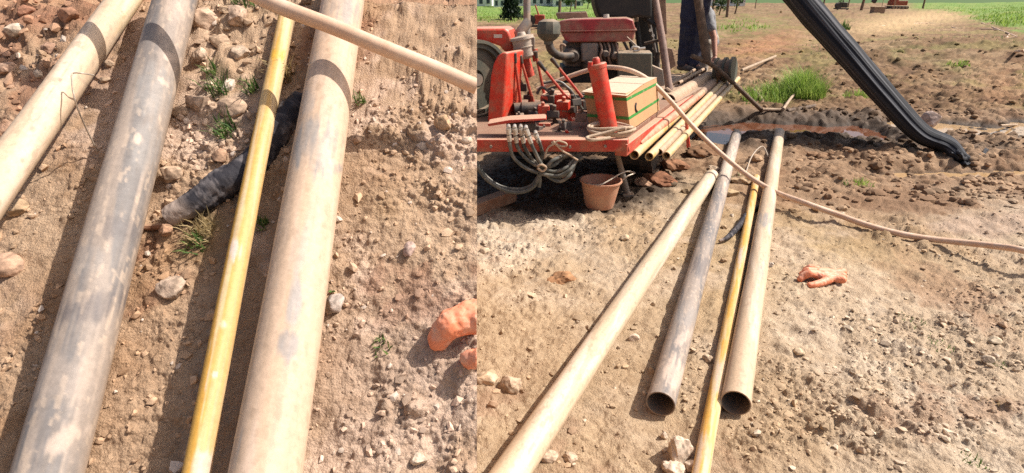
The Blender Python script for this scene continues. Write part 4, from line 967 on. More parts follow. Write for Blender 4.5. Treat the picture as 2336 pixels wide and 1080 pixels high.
# carton
cf, cr, cl = G(1438, 299, ZD + .005), G(1505, 252, ZD + .005), G(1344, 291, ZD + .005); cbk = cl + cr - cf
up = (D(1428, 213, cf.y + .02) - cf)
box = thing('carton', cf, 'brown carton with two green straps and a dusty torn top on the red deck', 'box')
m = MB(); m.hexa([cl, cf, cr, cbk] + [p + up for p in (cl, cf, cr, cbk)]); m.build('box_body', M['carton'], box, .004)
cen = (cl + cr) / 2
for hh in (.30, .80):
    m = MB(); q = [cen + (p - cen) * 1.012 + up * hh for p in (cl, cf, cr, cbk)]; m.hexa(q + [p + up * .075 for p in q]); m.build('strap', M['green'], box)
for a, b, c, d, t in ((cl, cf, cr, cbk, .0), ):
    m = MB(); q = [a, b, (b * .5 + c * .5), (a * .5 + d * .5)]; q = [cen + (p - cen) * 1.02 + up * 1.006 for p in q]; q[0] += Vector((-.015, -.02, -.01)); q[1] += Vector((0.0, -.03, -.02)); m.hexa(q + [p + Vector((0, 0, .006)) for p in q]); m.build('flap', M['carton'], box)
    m = MB(); q = [(b * .48 + c * .52), c, d, (a * .48 + d * .52)]; q = [q[3], q[0], q[1], q[2]]; q = [cen + (p - cen) * 1.01 + up * 1.006 for p in q]; m.hexa(q + [p + Vector((0, 0, .006)) for p in q]); m.build('flap', M['carton'], box)
fx = (cr - cf); fm = fx.cross(Vector((0, 0, 1))).normalized(); fm = fm if fm.y < 0 else -fm
def onface(s, t): return cf + fx * s + up * t + fm * .003
m = MB(); m.tube(spline([onface(.24, .63), onface(.20, .55), onface(.20, .45), onface(.25, .37)], 6), [.002, .006, .008, .009] + [.009] * 12 + [.007, .004, .002], 6); m.build('printed_mark', M['black'], box)
# rope coil and string
m = MB(); rc = G(1392, 303, ZD + .02)
for k in range(5):
    pts = []
    for i in range(26):
        t = i / 25 * 2 * math.pi * 1.0; rr_ = .125 + .012 * (k % 3) + .006 * math.sin(3 * t + k)
        pts.append(rc + Vector((rr_ * 1.15 * math.cos(t), rr_ * .8 * math.sin(t), .012 * k + .008 * math.sin(2 * t + k))))
    m.tube(pts, .011, 8)
m.tube(spline([G(1392, 315, ZD + .02), G(1350, 320, ZD + .015), G(1340, 314, ZD + .02), G(1372, 306, ZD + .04), G(1410, 296, ZD + .07), G(1428, 294, ZD + .08)], 6), .012, 8)
tag(m.build('rope_coil', M['rope']), 'coil of dusty rope lying round the foot of the red cylinder', 'rope')
m = MB()
for pts in ([(1266, 326), (1275, 322), (1290, 327), (1292, 333), (1280, 334), (1268, 330)], [(1266, 328), (1250, 338), (1242, 362)], [(1268, 330), (1285, 346), (1300, 354), (1318, 366)], [(1262, 322), (1270, 332)], [(1258, 326), (1272, 330)]):
    m.tube(spline([D(x, y, 3.82) for x, y in pts], 5), .007, 8)
tag(m.build('string_bow', M['rope']), 'pale string tied in a bow on the red front beam', 'string')
# bucket
bc_ = on_ground(1367, 470); bz_ = Vector((0, 0, 1))
bk = thing('bucket', bc_, 'terracotta coloured plastic bucket with wire handle standing under the red beam', 'bucket')
m = MB(); m.lathe(bc_, bz_, [(0, .004), (.100, .004), (.108, .0), (.112, .012), (.150, .195), (.158, .20), (.160, .212), (.153, .215), (.146, .205), (.108, .022), (0, .016)], 40); m.build('bucket_shell', M['bucket'], bk)
m = MB(); m.tube(spline([bc_ + Vector(p) for p in ((-.145, -.06, .212), (-.10, -.12, .215), (-.03, -.13, .215), (.05, -.08, .235), (.13, -.02, .262), (.20, .03, .272), (.26, .02, .262), (.20, -.02, .25), (.155, -.02, .21))], 8), .0055, 8); m.build('handle', M['wire'], bk)
m = MB(); m.lathe(bc_, bz_, [(.152, .205), (.164, .206), (.164, .216), (.152, .217)], 40); m.build('rim', M['bucket'], bk)
# timber, orange scrap
a, b = on_ground(1060, 498), on_ground(1168, 458)
dv = (b - a); dv.z = 0; dn = Vector((-dv.y, dv.x, 0)).normalized() * .055
m = MB(); m.hexa([a - dn, b - dn, b + dn, a + dn] + [p + Vector((0, 0, .10)) for p in (a - dn, b - dn, b + dn, a + dn)])
tag(m.build('timber_beam', M['timber'], None, .012), 'short reddish brown timber beam on the ground beneath the machine', 'timber')
m = MB(); c = on_ground(1298, 414) + Vector((0, 0, .03)); m.prism([c + Vector(p) for p in ((-.06, 0, 0), (.0, -.03, 0), (.06, .0, .01), (.04, .03, .02), (-.03, .03, .01))], (0, 0, .03)); tag(m.build('orange_scrap', M['orange_paint']), 'small orange scrap lying in the shade under the hydraulic hoses', 'scrap')
# reel
rl = D(1642, 160, 7.35); rax = Vector((.80, -.58, .12)).normalized(); rr_ = pxr(27, 7.35)
reel = thing('cable_reel', rl, 'rusty olive reel with round flanges standing behind the rods', 'reel')
m = MB(); m.lathe(rl, rax, [(0, -.05), (rr_ * .8, -.05), (rr_ * .8, .16), (0, .16)], 26); m.build('drum', M['rust'], reel)
for h_ in (-.05, .06, .15):
    m = MB(); m.lathe(rl, rax, [(0, h_), (rr_, h_), (rr_, h_ + .03), (0, h_ + .03)], 28); m.build('flange', M['olive'], reel)
m = MB(); m.cyl(rl - Vector((.02, .05, .1)), Vector((rl.x + .04, rl.y + .1, .5)), .05, .06, 12); m.build('reel_stand', M['rust'], reel)
# sticks and branches by the ditch
for pts, r, mt, lab in (([D(1578, 128, 6.9), D(1620, 146, 7.0), D(1662, 180, 7.15), on_ground(1738, 256) + Vector((0, 0, .02))], .028, 'bark', 'long dark bent pole leaning from the machine down to the ditch'),
                        ([on_ground(1690, 172) + Vector((0, 0, .10)), on_ground(1768, 136) + Vector((0, 0, .08))], .03, 'stick', 'pale straight stick pointing away from the reel'),
                        ([on_ground(1716, 206) + Vector((0, 0, .03)), on_ground(1738, 236) + Vector((0, 0, .05)), on_ground(1735, 258) + Vector((0, 0, .02))], .02, 'stick', 'short pale bent stick at the foot of the dark pole'),
                        ([on_ground(1738, 255) + Vector((0, 0, .03)), on_ground(1786, 256) + Vector((0, 0, .03))], .022, 'stick', 'pale straight stick lying on the ditch edge'),
                        ([on_ground(1786, 254) + Vector((0, 0, .03)), on_ground(1803, 236) + Vector((0, 0, .09)), on_ground(1817, 222) + Vector((0, 0, .10))], .02, 'stick', 'forked pale stick rising in front of the green grass tuft'),
                        ([on_ground(1795, 258) + Vector((0, 0, .03)), on_ground(1860, 246) + Vector((0, 0, .03))], .025, 'bark', 'dark broken branch lying right of the forked stick'),
                        ([on_ground(2280, 292) + Vector((0, 0, .03)), on_ground(2318, 290) + Vector((0, 0, .03))], .015, 'stick', 'thin stick by the orange puddle at the right edge')):
    m = MB(); m.tube(spline(pts, 6), r, 10); tag(m.build('stick', M[mt]), lab, 'stick')
m = MB(); m.tube(spline([on_ground(1697, 412) + Vector((0, 0, .01)), on_ground(1712, 372) + Vector((0, 0, .06)), on_ground(1735, 356) + Vector((0, 0, .10)), on_ground(1752, 366) + Vector((0, 0, .03))], 6), .006, 8); tag(m.build('bent_wire', M['wire']), 'thin wire bent in an arc between the two far pipe ends', 'wire')
m = MB(); tw = [L_CREAM[0] + (L_CREAM[1] - L_CREAM[0]) * k for k in (.3, .36)]
m.tube(spline([B(214, 172, .105), B(190, 168, .125), B(166, 168, .13), B(164, 185, .128), B(168, 215, .125), B(176, 245, .105), B(195, 290, .06), B(222, 345, .012)], 6), .0014, 8); tag(m.build('bent_twig', M['wire']), 'thin bent twig hooked over the cream pipe on the close-up bank', 'twig')

# ------------------------------------------------------------------ gloves
def glove(chains, voxel, name, label, clip=False):
    mb = MB(); fat = 1.0 if clip else 1.16
    for ch in chains: chain(mb, [(p, r * fat) for p, r in ch], 12)
    o = remesh(name, mb, M['glove'], None, voxel, 2)
    vv = np.zeros(len(o.data.vertices) * 3, dtype=np.float32); nn_ = vv.copy(); o.data.vertices.foreach_get('co', vv); o.data.vertices.foreach_get('normal', nn_)
    vv = vv.reshape(-1, 3).astype(float); nn_ = nn_.reshape(-1, 3)
    wr = fbm(vv[:, 0] + vv[:, 2] * .7, vv[:, 1] - vv[:, 2] * .4, .022, 4, 501, .6) + .8 * np.abs(fbm(vv[:, 0] * 1.5 - vv[:, 2], vv[:, 1], .03, 3, 507))
    fine = np.abs(fbm(vv[:, 0] + vv[:, 1] * .6, vv[:, 2] * 1.2 - vv[:, 0] * .3, .011, 3, 511)) * (.0016 if clip else 0)
    vv += nn_ * (wr * (.0026 if clip else .0014) - fine)[:, None]; o.data.vertices.foreach_set('co', vv.astype(np.float32).ravel()); o.data.update()
    if clip:
        pn = ray(1088, 0).cross(ray(1088, 1080)); pn = pn if pn.x > 0 else -pn
        b2 = bmesh.new(); b2.from_mesh(o.data); r_ = bmesh.ops.bisect_plane(b2, geom=b2.verts[:] + b2.edges[:] + b2.faces[:], plane_co=EYE + Vector((-.0005, 0, 0)), plane_no=pn, clear_outer=True)
        ed = [e for e in r_['geom_cut'] if isinstance(e, bmesh.types.BMEdge)]
        bmesh.ops.edgenet_fill(b2, edges=ed); b2.to_mesh(o.data); b2.free()
    return tag(o, label, 'glove', 'orange rubber gloves')
GZ_ = max(gz(G(x, y, 0)) for x in range(1826, 1925, 8) for y in (612, 625, 638, 650))
def gg(x, y, z): return G(x, y, z * 1.05 + GZ_ - .008)
glove([[(gg(1922, 621, .024), .020), (gg(1903, 624, .022), .020), (gg(1884, 621, .026), .024), (gg(1866, 621, .032), .022)],
       [(gg(1922, 638, .022), .020), (gg(1903, 635, .022), .020), (gg(1884, 634, .026), .023), (gg(1866, 628, .034), .021)],
       [(gg(1922, 630, .026), .021), (gg(1903, 630, .025), .020), (gg(1880, 628, .030), .022)],
       [(gg(1866, 626, .036), .021), (gg(1846, 624, .048), .0195), (gg(1832, 630, .030), .018), (gg(1826, 637, .016), .015)],
       [(gg(1862, 619, .034), .019), (gg(1842, 617, .042), .017), (gg(1829, 625, .020), .014)],
       [(gg(1864, 613, .028), .016), (gg(1846, 610, .030), .014), (gg(1836, 615, .014), .011)],
       [(gg(1890, 639, .024), .021), (gg(1872, 646, .020), .0175), (gg(1857, 650, .018), .016), (gg(1847, 651, .016), .014)]],
      .0030, 'rubber_glove', 'orange rubber glove lying whole on the open ground right of the pipes')
glove([[(bsurf(1130, 748, .030), .030), (bsurf(1075, 742, .034), .025), (bsurf(1030, 757, .030), .0225), (bsurf(1003, 782, .016), .0175)],
       [(bsurf(1130, 728, .03), .026), (bsurf(1080, 728, .028), .021), (bsurf(1035, 738, .024), .018), (bsurf(1003, 757, .014), .013)],
       [(bsurf(1130, 812, .02), .022), (bsurf(1095, 824, .016), .017), (bsurf(1072, 826, .014), .0145)]],
      .0028, 'rubber_glove', 'fingers of an orange rubber glove cut off at the edge of the close-up bank', True)

# ------------------------------------------------------------------ people
def fold(o, amp, size):
    me = o.data; vv = np.zeros(len(me.vertices) * 3, dtype=np.float32); nn_ = vv.copy(); me.vertices.foreach_get('co', vv); me.vertices.foreach_get('normal', nn_)
    vv = vv.reshape(-1, 3).astype(float); nn_ = nn_.reshape(-1, 3)
    wr = fbm(vv[:, 0] * .8 + vv[:, 1] * .6, vv[:, 2] * 1.5 + vv[:, 0] * .5, size, 4, 601, .55)
    vv += nn_ * (wr * amp)[:, None]; me.vertices.foreach_set('co', vv.astype(np.float32).ravel()); me.update(); return o
def person(loc, J, label, cols, voxel=.016):
    root = thing('person', loc, label, 'person'); Lc = Vector(loc)
    P = {k: Lc + Vector(v) for k, v in J.items()}
    mb = MB()
    hd, nk = P['head'], P['neck']; hv = (hd - nk).normalized()
    mb.ball(hd, (.078, .092, .112), 16); mb.ball(hd - hv * .06 + P['face'] * 0 + Vector(J['look']) * .025, (.062, .066, .07), 14)
    lk = Vector(J['look']).normalized(); sd_ = lk.cross(hv).normalized()
    mb.ball(hd + lk * .095 - hv * .015, .017, 10); mb.tube([hd + lk * .09 + hv * .02, hd + lk * .104 - hv * .02], [.008, .014], 8)
    for s in (-1, 1):
        mb.ball(hd + sd_ * .082 * s - hv * .01, (.014, .02, .03), 8); mb.ball(hd + lk * .083 + sd_ * .032 * s + hv * .012, .013, 8)
    mb.ball(hd + lk * .082 - hv * .055, (.022, .022, .010), 8)
    chain(mb, [(hd - hv * .06, .056), (nk, .055), (P['chest'], .10), (P['pelvis'], .11)])
    for s in ('l', 'r'):
        chain(mb, [(P['chest'] + (P['sh_' + s] - P['chest']) * .5, .07), (P['sh_' + s], .058), (P['el_' + s], .042), (P['wr_' + s], .029)])
        w_, e_ = P['wr_' + s], P['el_' + s]; d = (w_ - e_).normalized(); a, b = frame(d); 
        mb.ball(w_ + d * .05, .034, 10)
        for k in range(4):
            q = w_ + d * .075 + a * (.024 * (k - 1.5)); ln = (.065, .078, .072, .055)[k]
            chain(mb, [(q, .0105), (q + d * ln * .55 + b * .012, .0095), (q + d * ln + b * .03, .0085)], 8)
        chain(mb, [(w_ + d * .02 + a * .03, .013), (w_ + d * .06 + a * .056, .011), (w_ + d * .09 + a * .06, .009)], 8)
        chain(mb, [(P['hip_' + s], .085), (P['kn_' + s], .058), (P['an_' + s], .042), (P['an_' + s] + Vector(J['toe']) * .5 - Vector((0, 0, .04)), .035)])
    remesh('body', mb, M['skin'], root, .009, 2)
    mb = MB(); mb.ball(hd + hv * .025 - lk * .012, (.086, .098, .105), 14); remesh('hair', mb, M['hair'], root, .012, 1)
    bpy.data.objects[root.children[-1].name].location = (0, 0, 0)
    mb = MB(); chain(mb, [(nk + (P['chest'] - nk) * .35, .085), (P['chest'], .135), (P['chest'] * .45 + P['pelvis'] * .55, .135), (P['pelvis'], .145)])
    for s in ('l', 'r'):
        chain(mb, [(P['chest'] + (P['sh_' + s] - P['chest']) * .4, .10), (P['sh_' + s], .078), (P['sh_' + s] + (P['el_' + s] - P['sh_' + s]) * cols[3], .068)])
    fold(remesh('shirt', mb, M[cols[0]], root, voxel, 3), .009, .13)
    mb = MB(); chain(mb, [(P['pelvis'] + Vector((0, 0, .04)), .135), (P['pelvis'], .14)])
    for s in ('l', 'r'): chain(mb, [(P['hip_' + s], .108), (P['kn_' + s], .085), (P['an_' + s] + Vector((0, 0, .05)), .072), (P['an_' + s] + Vector((0, 0, .015)), .075)])
    fold(remesh('trousers', mb, M[cols[1]], root, voxel, 3), .010, .14)
    for s in ('l', 'r'):
        mb = MB(); t = Vector(J['toe']); a_ = P['an_' + s]; chain(mb, [(a_ - Vector((0, 0, .02)), .05), (a_ + t * .35 - Vector((0, 0, .045)), .045), (a_ + t - Vector((0, 0, .055)), .036)]); chain(mb, [(a_ - t * .25 - Vector((0, 0, .05)), .038), (a_ - Vector((0, 0, .055)), .038)])
        remesh('shoe', mb, M[cols[2]], root, .010, 2)
    return root
f1 = D(1568, 162, 7.75)
person((f1.x, f1.y, f1.z), dict(head=(-.02, .05, 1.62), neck=(0, .03, 1.44), chest=(0, .02, 1.25), pelvis=(0, 0, .93), face=(0, 0, 0), look=(-.6, .8, -.1), toe=(.10, -.14, 0),
       sh_l=(-.19, .03, 1.36), sh_r=(.19, .03, 1.36), el_l=(-.26, .10, 1.10), el_r=(.26, .10, 1.10), wr_l=(-.22, .28, 1.02), wr_r=(.22, .28, 1.02),
       hip_l=(-.085, 0, .90), hip_r=(.085, 0, .90), kn_l=(-.085, .0, .48), kn_r=(.085, -.02, .48), an_l=(-.060, .06, .085), an_r=(.075, -.02, .085)),
       'person in dark navy trousers standing on the rear deck, seen from the waist down', ('navy', 'navy', 'shoe', .9))
hp_ = D(1633, 132, 7.6)
f2 = D(1625, 60, 8.1); f2 = Vector((f2.x, f2.y, gz(f2)))
def rel(px, py, Y): return tuple(D(px, py, Y) - f2)
person(tuple(f2), dict(head=rel(1582, -14, 8.0), neck=rel(1598, 10, 8.05), chest=rel(1608, 40, 8.1), pelvis=rel(1616, 98, 8.15), face=(0, 0, 0), look=(-.85, -.3, -.3), toe=(-.17, -.06, 0),
       sh_l=rel(1612, 28, 7.92), sh_r=rel(1612, 28, 8.28), el_l=rel(1629, 88, 7.75), el_r=rel(1600, 88, 8.35), wr_l=rel(1631, 128, 7.62), wr_r=rel(1590, 125, 8.2),
       hip_l=tuple(Vector(rel(1614, 106, 8.05))), hip_r=tuple(Vector(rel(1614, 106, 8.25))), kn_l=(-.10, -.06, .47), kn_r=(-.08, .12, .47), an_l=(.0, -.08, .085), an_r=(.02, .12, .085)),
       'person in a grey shirt bending behind the mast with one bare arm on the reel', ('shirt', 'khaki', 'shoe', .62))

# ------------------------------------------------------------------ stones
bmi = bmesh.new(); bmesh.ops.create_icosphere(bmi, subdivisions=4, radius=1); ICO4 = np.array([v.co[:] for v in bmi.verts]); ICO4F = np.array([[v.index for v in f.verts] for f in bmi.faces]); bmi.free()
bmi = bmesh.new(); bmesh.ops.create_icosphere(bmi, subdivisions=1, radius=1); ICO1 = np.array([v.co[:] for v in bmi.verts]); ICO1F = np.array([[v.index for v in f.verts] for f in bmi.faces]); bmi.free()
bmi = bmesh.new(); bmesh.ops.create_icosphere(bmi, subdivisions=2, radius=1); ICO2 = np.array([v.co[:] for v in bmi.verts]); ICO2F = np.array([[v.index for v in f.verts] for f in bmi.faces]); bmi.free()
def stone(name, c, size, col, label, up=Vector((0, 0, 1)), seed=0, cat='stone', group=None, crumb=.35):
    rs = np.random.default_rng(seed + 100); v = ICO4.copy()
    for _ in range(9):                                         # broken flat sides
        nrm = rs.normal(size=3); nrm /= np.linalg.norm(nrm); h = rs.uniform(.55, .9)
        dd = v @ nrm; v -= np.outer(np.maximum(dd - h, 0) * .9, nrm)
    q = v * 1.6 + seed * 3.1
    nz_ = fbm(q[:, 0] + q[:, 2] * .7, q[:, 1] - q[:, 2] * .6, .9, 5, seed, .6)
    v *= (1 + crumb * .38 * nz_)[:, None]
    v *= np.array(size)[None, :]
    ang = rs.uniform(0, 6.28); ca, sa = math.cos(ang) * .3, math.sin(ang) * .3
    a, b = frame(up); b2 = up.cross(a)
    Mx = np.array([a, b2, up]) if name else None
    X = np.array(Vector((1, 0, 0)) - up * up.x); X /= np.linalg.norm(X); Yv = np.cross(np.array(up), X)
    w_ = np.array(c)[None, :] + v[:, :1] * X + v[:, 1:2] * Yv + v[:, 2:] * np.array(up)
    n2 = fbm(q[:, 0], q[:, 1] + q[:, 2], .5, 4, seed + 7)
    cc = mixc(np.tile(np.array(col), (len(v), 1)), tuple(np.array(col) * .62), sst(.0, .7, n2)); cc = mixc(cc, tuple(np.minimum(np.array(col) * 1.3, .8)), sst(.1, .7, -n2))
    o = link_mesh(name, w_, ICO4F, M['stone'], None, True, 32, {'Col': cc}); return tag(o, label, cat, group)
TAN, PALE, RED_, GRY = (.40, .28, .19), (.52, .41, .31), (.30, .145, .08), (.42, .35, .30)
kb = pxr(1, 1) * 0
def bst(px, py, rx, ry, col, label, seed, cat='clod', dz=.25, name='earth_clod', crumb=.35):
    p = bsurf(px, py, 0); k = .00078
    up_ = NB; stone(name, p + NB * (min(rx, ry) * k * dz), (rx * k, ry * k, min(rx, ry) * k * .85), col, label, up_, seed, cat, None, crumb)
bst(40, 76, 27, 24, PALE, 'pale angular stone near the upper left corner of the close-up bank', 1, 'stone', .5, 'stone', .15)
bst(92, 172, 15, 14, PALE, 'small pale stone below the large corner stone, left of the cream pipe', 2, 'stone', .4, 'stone', .2)
bst(396, 404, 30, 26, TAN, 'round crumbly clod between the grey pipe and the black duct', 3, 'clod', .5)
bst(400, 662, 34, 28, (.42, .31, .23), 'rough clod casting a shadow between the grey and yellow pipes, low on the bank', 4, 'clod', .45)
bst(766, 696, 23, 23, GRY, 'pale round stone touching the right side of the thick cream pipe', 5, 'stone', .5, 'stone', .15)
bst(478, 52, 44, 40, (.44, .31, .22), 'large tan clod beside the grey pipe near the top of the bank', 6)
bst(543, 42, 34, 32, (.46, .33, .24), 'broad clod near the weeds at the top of the bank', 7)
bst(505, 98, 30, 26, TAN, 'clod just below the two largest at the top of the bank', 8)
bst(462, 128, 24, 26, (.44, .32, .23), 'clod close to the grey pipe, above the yellow weed patch', 9)
bst(548, 128, 30, 26, (.44, .33, .24), 'clod left of the yellow pipe, second below the weeds', 10)
bst(458, 238, 36, 28, (.45, .32, .23), 'wide split clod beside the grey pipe halfway up the bank', 11)
bst(532, 252, 38, 32, (.42, .29, .2), 'large clod directly left of the yellow pipe, above the duct', 12)
bst(415, 258, 22, 20, TAN, 'clod touching the grey pipe, left of the split clod', 13)
bst(500, 360, 24, 20, (.36, .22, .14), 'brown clod above the middle of the black duct', 14)
bst(250, 150, 18, 14, TAN, 'small clod in the gap between the cream and grey pipes', 15)
bst(240, 185, 16, 12, TAN, 'flat clod beside the right edge of the cream pipe', 16)
bst(1012, 284, 26, 22, (.38, .25, .15), 'tan clod near the right edge of the bank, under the hose', 17)
bst(1064, 322, 15, 12, PALE, 'pale flat chip of stone near the right edge of the bank', 18, 'stone', .3, 'stone', .1)
bst(956, 1048, 18, 13, PALE, 'pale flat stone near the bottom of the bank, right of the thick pipe', 19, 'stone', .4, 'stone', .12)
bst(935, 572, 15, 20, (.42, .30, .25), 'pinkish narrow stone amid grit above the glove', 20, 'stone', .4, 'stone', .2)
bst(38, 480, 34, 26, (.38, .26, .16), 'broad clod under the cream pipe at the left edge', 21)
bst(20, 610, 34, 30, (.40, .26, .18), 'crumbling clod at the left edge below the cream pipe', 22)
bst(380, 528, 18, 16, (.36, .21, .13), 'reddish clod at the mouth of the black duct', 23)
bst(700, 8, 20, 22, (.2, .13, .08), 'dark clod between the yellow and thick cream pipes at the top', 24)
bst(115, 115, 24, 20, (.36, .22, .15), 'reddish clod right of the corner stone, beside the cream pipe', 25)
bst(60, 30, 30, 22, (.27, .13, .08), 'dark red clod at the top left corner above the pale stone', 26)
bst(160, 40, 30, 26, (.3, .16, .1), 'red clod at the top edge left of the cream pipe', 27)
bst(20, 160, 26, 22, (.36, .23, .16), 'tan clod at the left edge below the corner stone', 28)
def gst(px, py, rx, ry, col, label, seed, cat='clod', name='earth_clod', dz=.3, crumb=.35):
    p = on_ground(px, py); k = ((p - EYE).dot(FWD)) / F
    stone(name, p + Vector((0, 0, ry * k * dz)), (rx * k, rx * k * .85, ry * k * .95), col, label, Vector((0, 0, 1)), seed, cat, None, crumb)
gst(1158, 884, 30, 26, (.44, .32, .22), 'large broken clod right of its neighbour at the lower left of the open ground', 41)
gst(1112, 868, 26, 18, (.44, .32, .21), 'broad clod at the lower left edge of the open ground', 42)
gst(1546, 1040, 32, 52, PALE, 'tall pale stone standing left of the yellow pipe at the bottom edge', 43, 'stone', 'stone', .35, .55)
gst(1536, 1078, 28, 22, PALE, 'pale stone at the bottom edge in front of the tall stone', 44, 'stone', 'stone', .4, .5)
gst(1576, 1072, 18, 20, PALE, 'small pale stone between the tall stone and the yellow pipe', 45, 'stone', 'stone', .4, .15)
gst(1514, 1000, 9, 13, PALE, 'small pale pebble left of the tall stone', 46, 'stone', 'stone', .5, .15)
gst(1446, 774, 14, 13, PALE, 'flat pale stone between the left cream pipe and the grey pipe', 47, 'stone', 'stone', .1, .15)
gst(1822, 806, 14, 10, (.5, .38, .25), 'pale stone right of the big open pipe, alone on the bare ground', 48, 'stone', 'stone', .4, .15)
gst(2264, 782, 17, 12, (.5, .4, .28), 'pale wedge-shaped stone near the right edge of the open ground', 49, 'stone', 'stone', .4, .15)
gst(2252, 824, 15, 12, (.42, .33, .24), 'larger grey stone of the pair below the wedge-shaped stone', 50, 'stone', 'stone', .3, .2)
gst(2270, 818, 9, 10, (.45, .35, .26), 'smaller grey stone of the pair below the wedge-shaped stone', 51, 'stone', 'stone', .3, .2)
gst(2238, 812, 7, 11, (.40, .31, .22), 'thin upright stone left of the grey pair', 52, 'stone', 'stone', .3, .2)
gst(1282, 640, 32, 14, (.34, .18, .09), 'reddish brown clod alone in the pale ground left of the pipes', 53, 'clod', 'earth_clod', .3, .6)
gst(1106, 576, 14, 8, (.5, .38, .26), 'pale flat stone at the left edge of the open ground', 54, 'stone', 'stone', .3, .15)
gst(1300, 1050, 18, 14, (.46, .34, .24), 'clod at the bottom edge right of the left cream pipe', 55)
gst(1252, 1045, 22, 16, (.46, .34, .24), 'wide clod touching the left cream pipe near the bottom edge', 56)
gst(1650, 598, 8, 7, (.36, .24, .14), 'small round stone between the grey and yellow pipes below the duct', 57, 'stone', 'stone', .4)
gst(1652, 522, 8, 7, (.40, .28, .17), 'small round stone beside the grey pipe above the duct', 58, 'stone', 'stone', .4)
gst(1758, 608, 7, 7, (.50, .42, .34), 'pale pebble touching the right side of the big pipe', 59, 'stone', 'stone', .5)
gst(1628, 388, 13, 9, (.48, .36, .25), 'pale stone at the far end of the left cream pipe', 60, 'stone', 'stone', .4)
gst(1612, 822, 14, 13, (.44, .33, .23), 'tan clod between the grey and yellow pipes near their ends', 61)
gst(1424, 545, 12, 9, (.46, .34, .22), 'small tan clod just left of the cream pipe, below the bucket', 62)
gst(1690, 415, 24, 12, (.36, .25, .15), 'heap of tan earth between the two far pipe ends', 63, 'clod', 'earth_clod', .3, .6)
gst(1668, 445, 18, 11, (.36, .26, .15), 'tan clod right of the grey pipe, above the duct', 64)
gst(1500, 415, 40, 20, (.22, .10, .055), 'dark red clod of soaked earth at the corner of the crawler track', 65, 'clod', 'earth_clod', .2, .7)
gst(1535, 385, 34, 22, (.24, .12, .065), 'reddish heap of earth under the ends of the drill rods', 66, 'clod', 'earth_clod', .3, .7)
gst(1600, 350, 36, 16, (.20, .11, .06), 'dark heap of earth below the hose beside the far pipe end', 67, 'clod', 'earth_clod', .2, .7)
gst(1470, 420, 24, 12, (.36, .22, .14), 'pinkish clod beside the jack foot', 68)
gst(2120, 285, 22, 22, (.46, .34, .28), 'pale rounded block at the end of the ditch behind the netting', 69, 'stone', 'stone', .5, .1)

def scatter(name, pos, size, col, up, mat, label_kind='stuff', squash=.7, base=(ICO1, ICO1F), jit=.35):
    bv_, bf_ = base; n = len(pos); nv = len(bv_)
    s = size[:, None, None] * (1 + jit * rng.normal(size=(n, 1, 3)) * .8).clip(.45, 1.9)
    v = bv_[None] * (1 + jit * .6 * rng.normal(size=(n, nv, 1))).clip(.5, 1.5)
    v = v * s; v[..., 2] *= squash
    a = rng.uniform(0, 6.28, n); ca, sa = np.cos(a)[:, None], np.sin(a)[:, None]
    x = v[..., 0] * ca - v[..., 1] * sa; y = v[..., 0] * sa + v[..., 1] * ca
    upn = np.array(up); X = np.array([1, 0, 0.]); X -= upn * upn.dot(X); X /= np.linalg.norm(X); Yv = np.cross(upn, X)
    w_ = pos[:, None, :] + x[..., None] * X + y[..., None] * Yv + v[..., 2][..., None] * upn
    f = (bf_[None] + (np.arange(n) * nv)[:, None, None]).reshape(-1, 3)
    o = link_mesh(name, w_.reshape(-1, 3), f, mat, None, True, 30, {'Col': np.repeat(col, nv, 0)})
    return tag(o, None, None, None, 'stuff')
# grit on the bank
def pick(px, py, col_fn): return None
N = 6000
px = rng.uniform(-60, 1084, N); py = rng.uniform(-60, 1130, N)
pts = np.array([B(a, b) for a, b in zip(px, py)]); u = pts[:, 0]; v = (pts - P0a) @ UBa
keep = rng.uniform(size=N) < .25 + .75 * sst(-.1, .45, fbm(u, v, .16, 3, 366))
px, py, pts, u, v = px[keep], py[keep], pts[keep], u[keep], v[keep]
sz = (.0016 + .0032 * rng.uniform(size=len(u)) ** 2 + .006 * rng.uniform(size=len(u)) ** 9) * (1 + 1.1 * np.clip(gau(px, py, 60, 90, 240, 220) + gau(px, py, 500, 140, 120, 220), 0, 1))
dl = np.full(len(u), 9.)
for (a, b), r in ((L_CREAM, 0), (L_GREY, 0), (L_BIG, 0), (L_YEL, 0)): dl = np.minimum(dl, segd(u, v, (a.x, (a - P0B).dot(UB)), (b.x, (b - P0B).dot(UB))))
k = (dl > .02) & (u < SX[0, 0] * 0 + (SEAM - CX) / F * ((pts - np.array(EYE)) @ np.array(FWD)) - .012)
px, py, pts, u, v, sz = px[k], py[k], pts[k], u[k], v[k], sz[k]
pos = pts + NBa * (bank_at(px, py, u, v) + sz * .25)[:, None]
bcol_ = bank_col(px, py, u, v) * (.8 + .6 * rng.uniform(size=(len(u), 1))); pale = rng.uniform(size=len(u)) < .08; bcol_[pale] = np.array((.50, .40, .32)) * (.8 + .4 * rng.uniform(size=(pale.sum(), 1)))
scatter('bank_gravel', pos, sz, np.clip(bcol_, 0, .8), NB, M['gravel'])
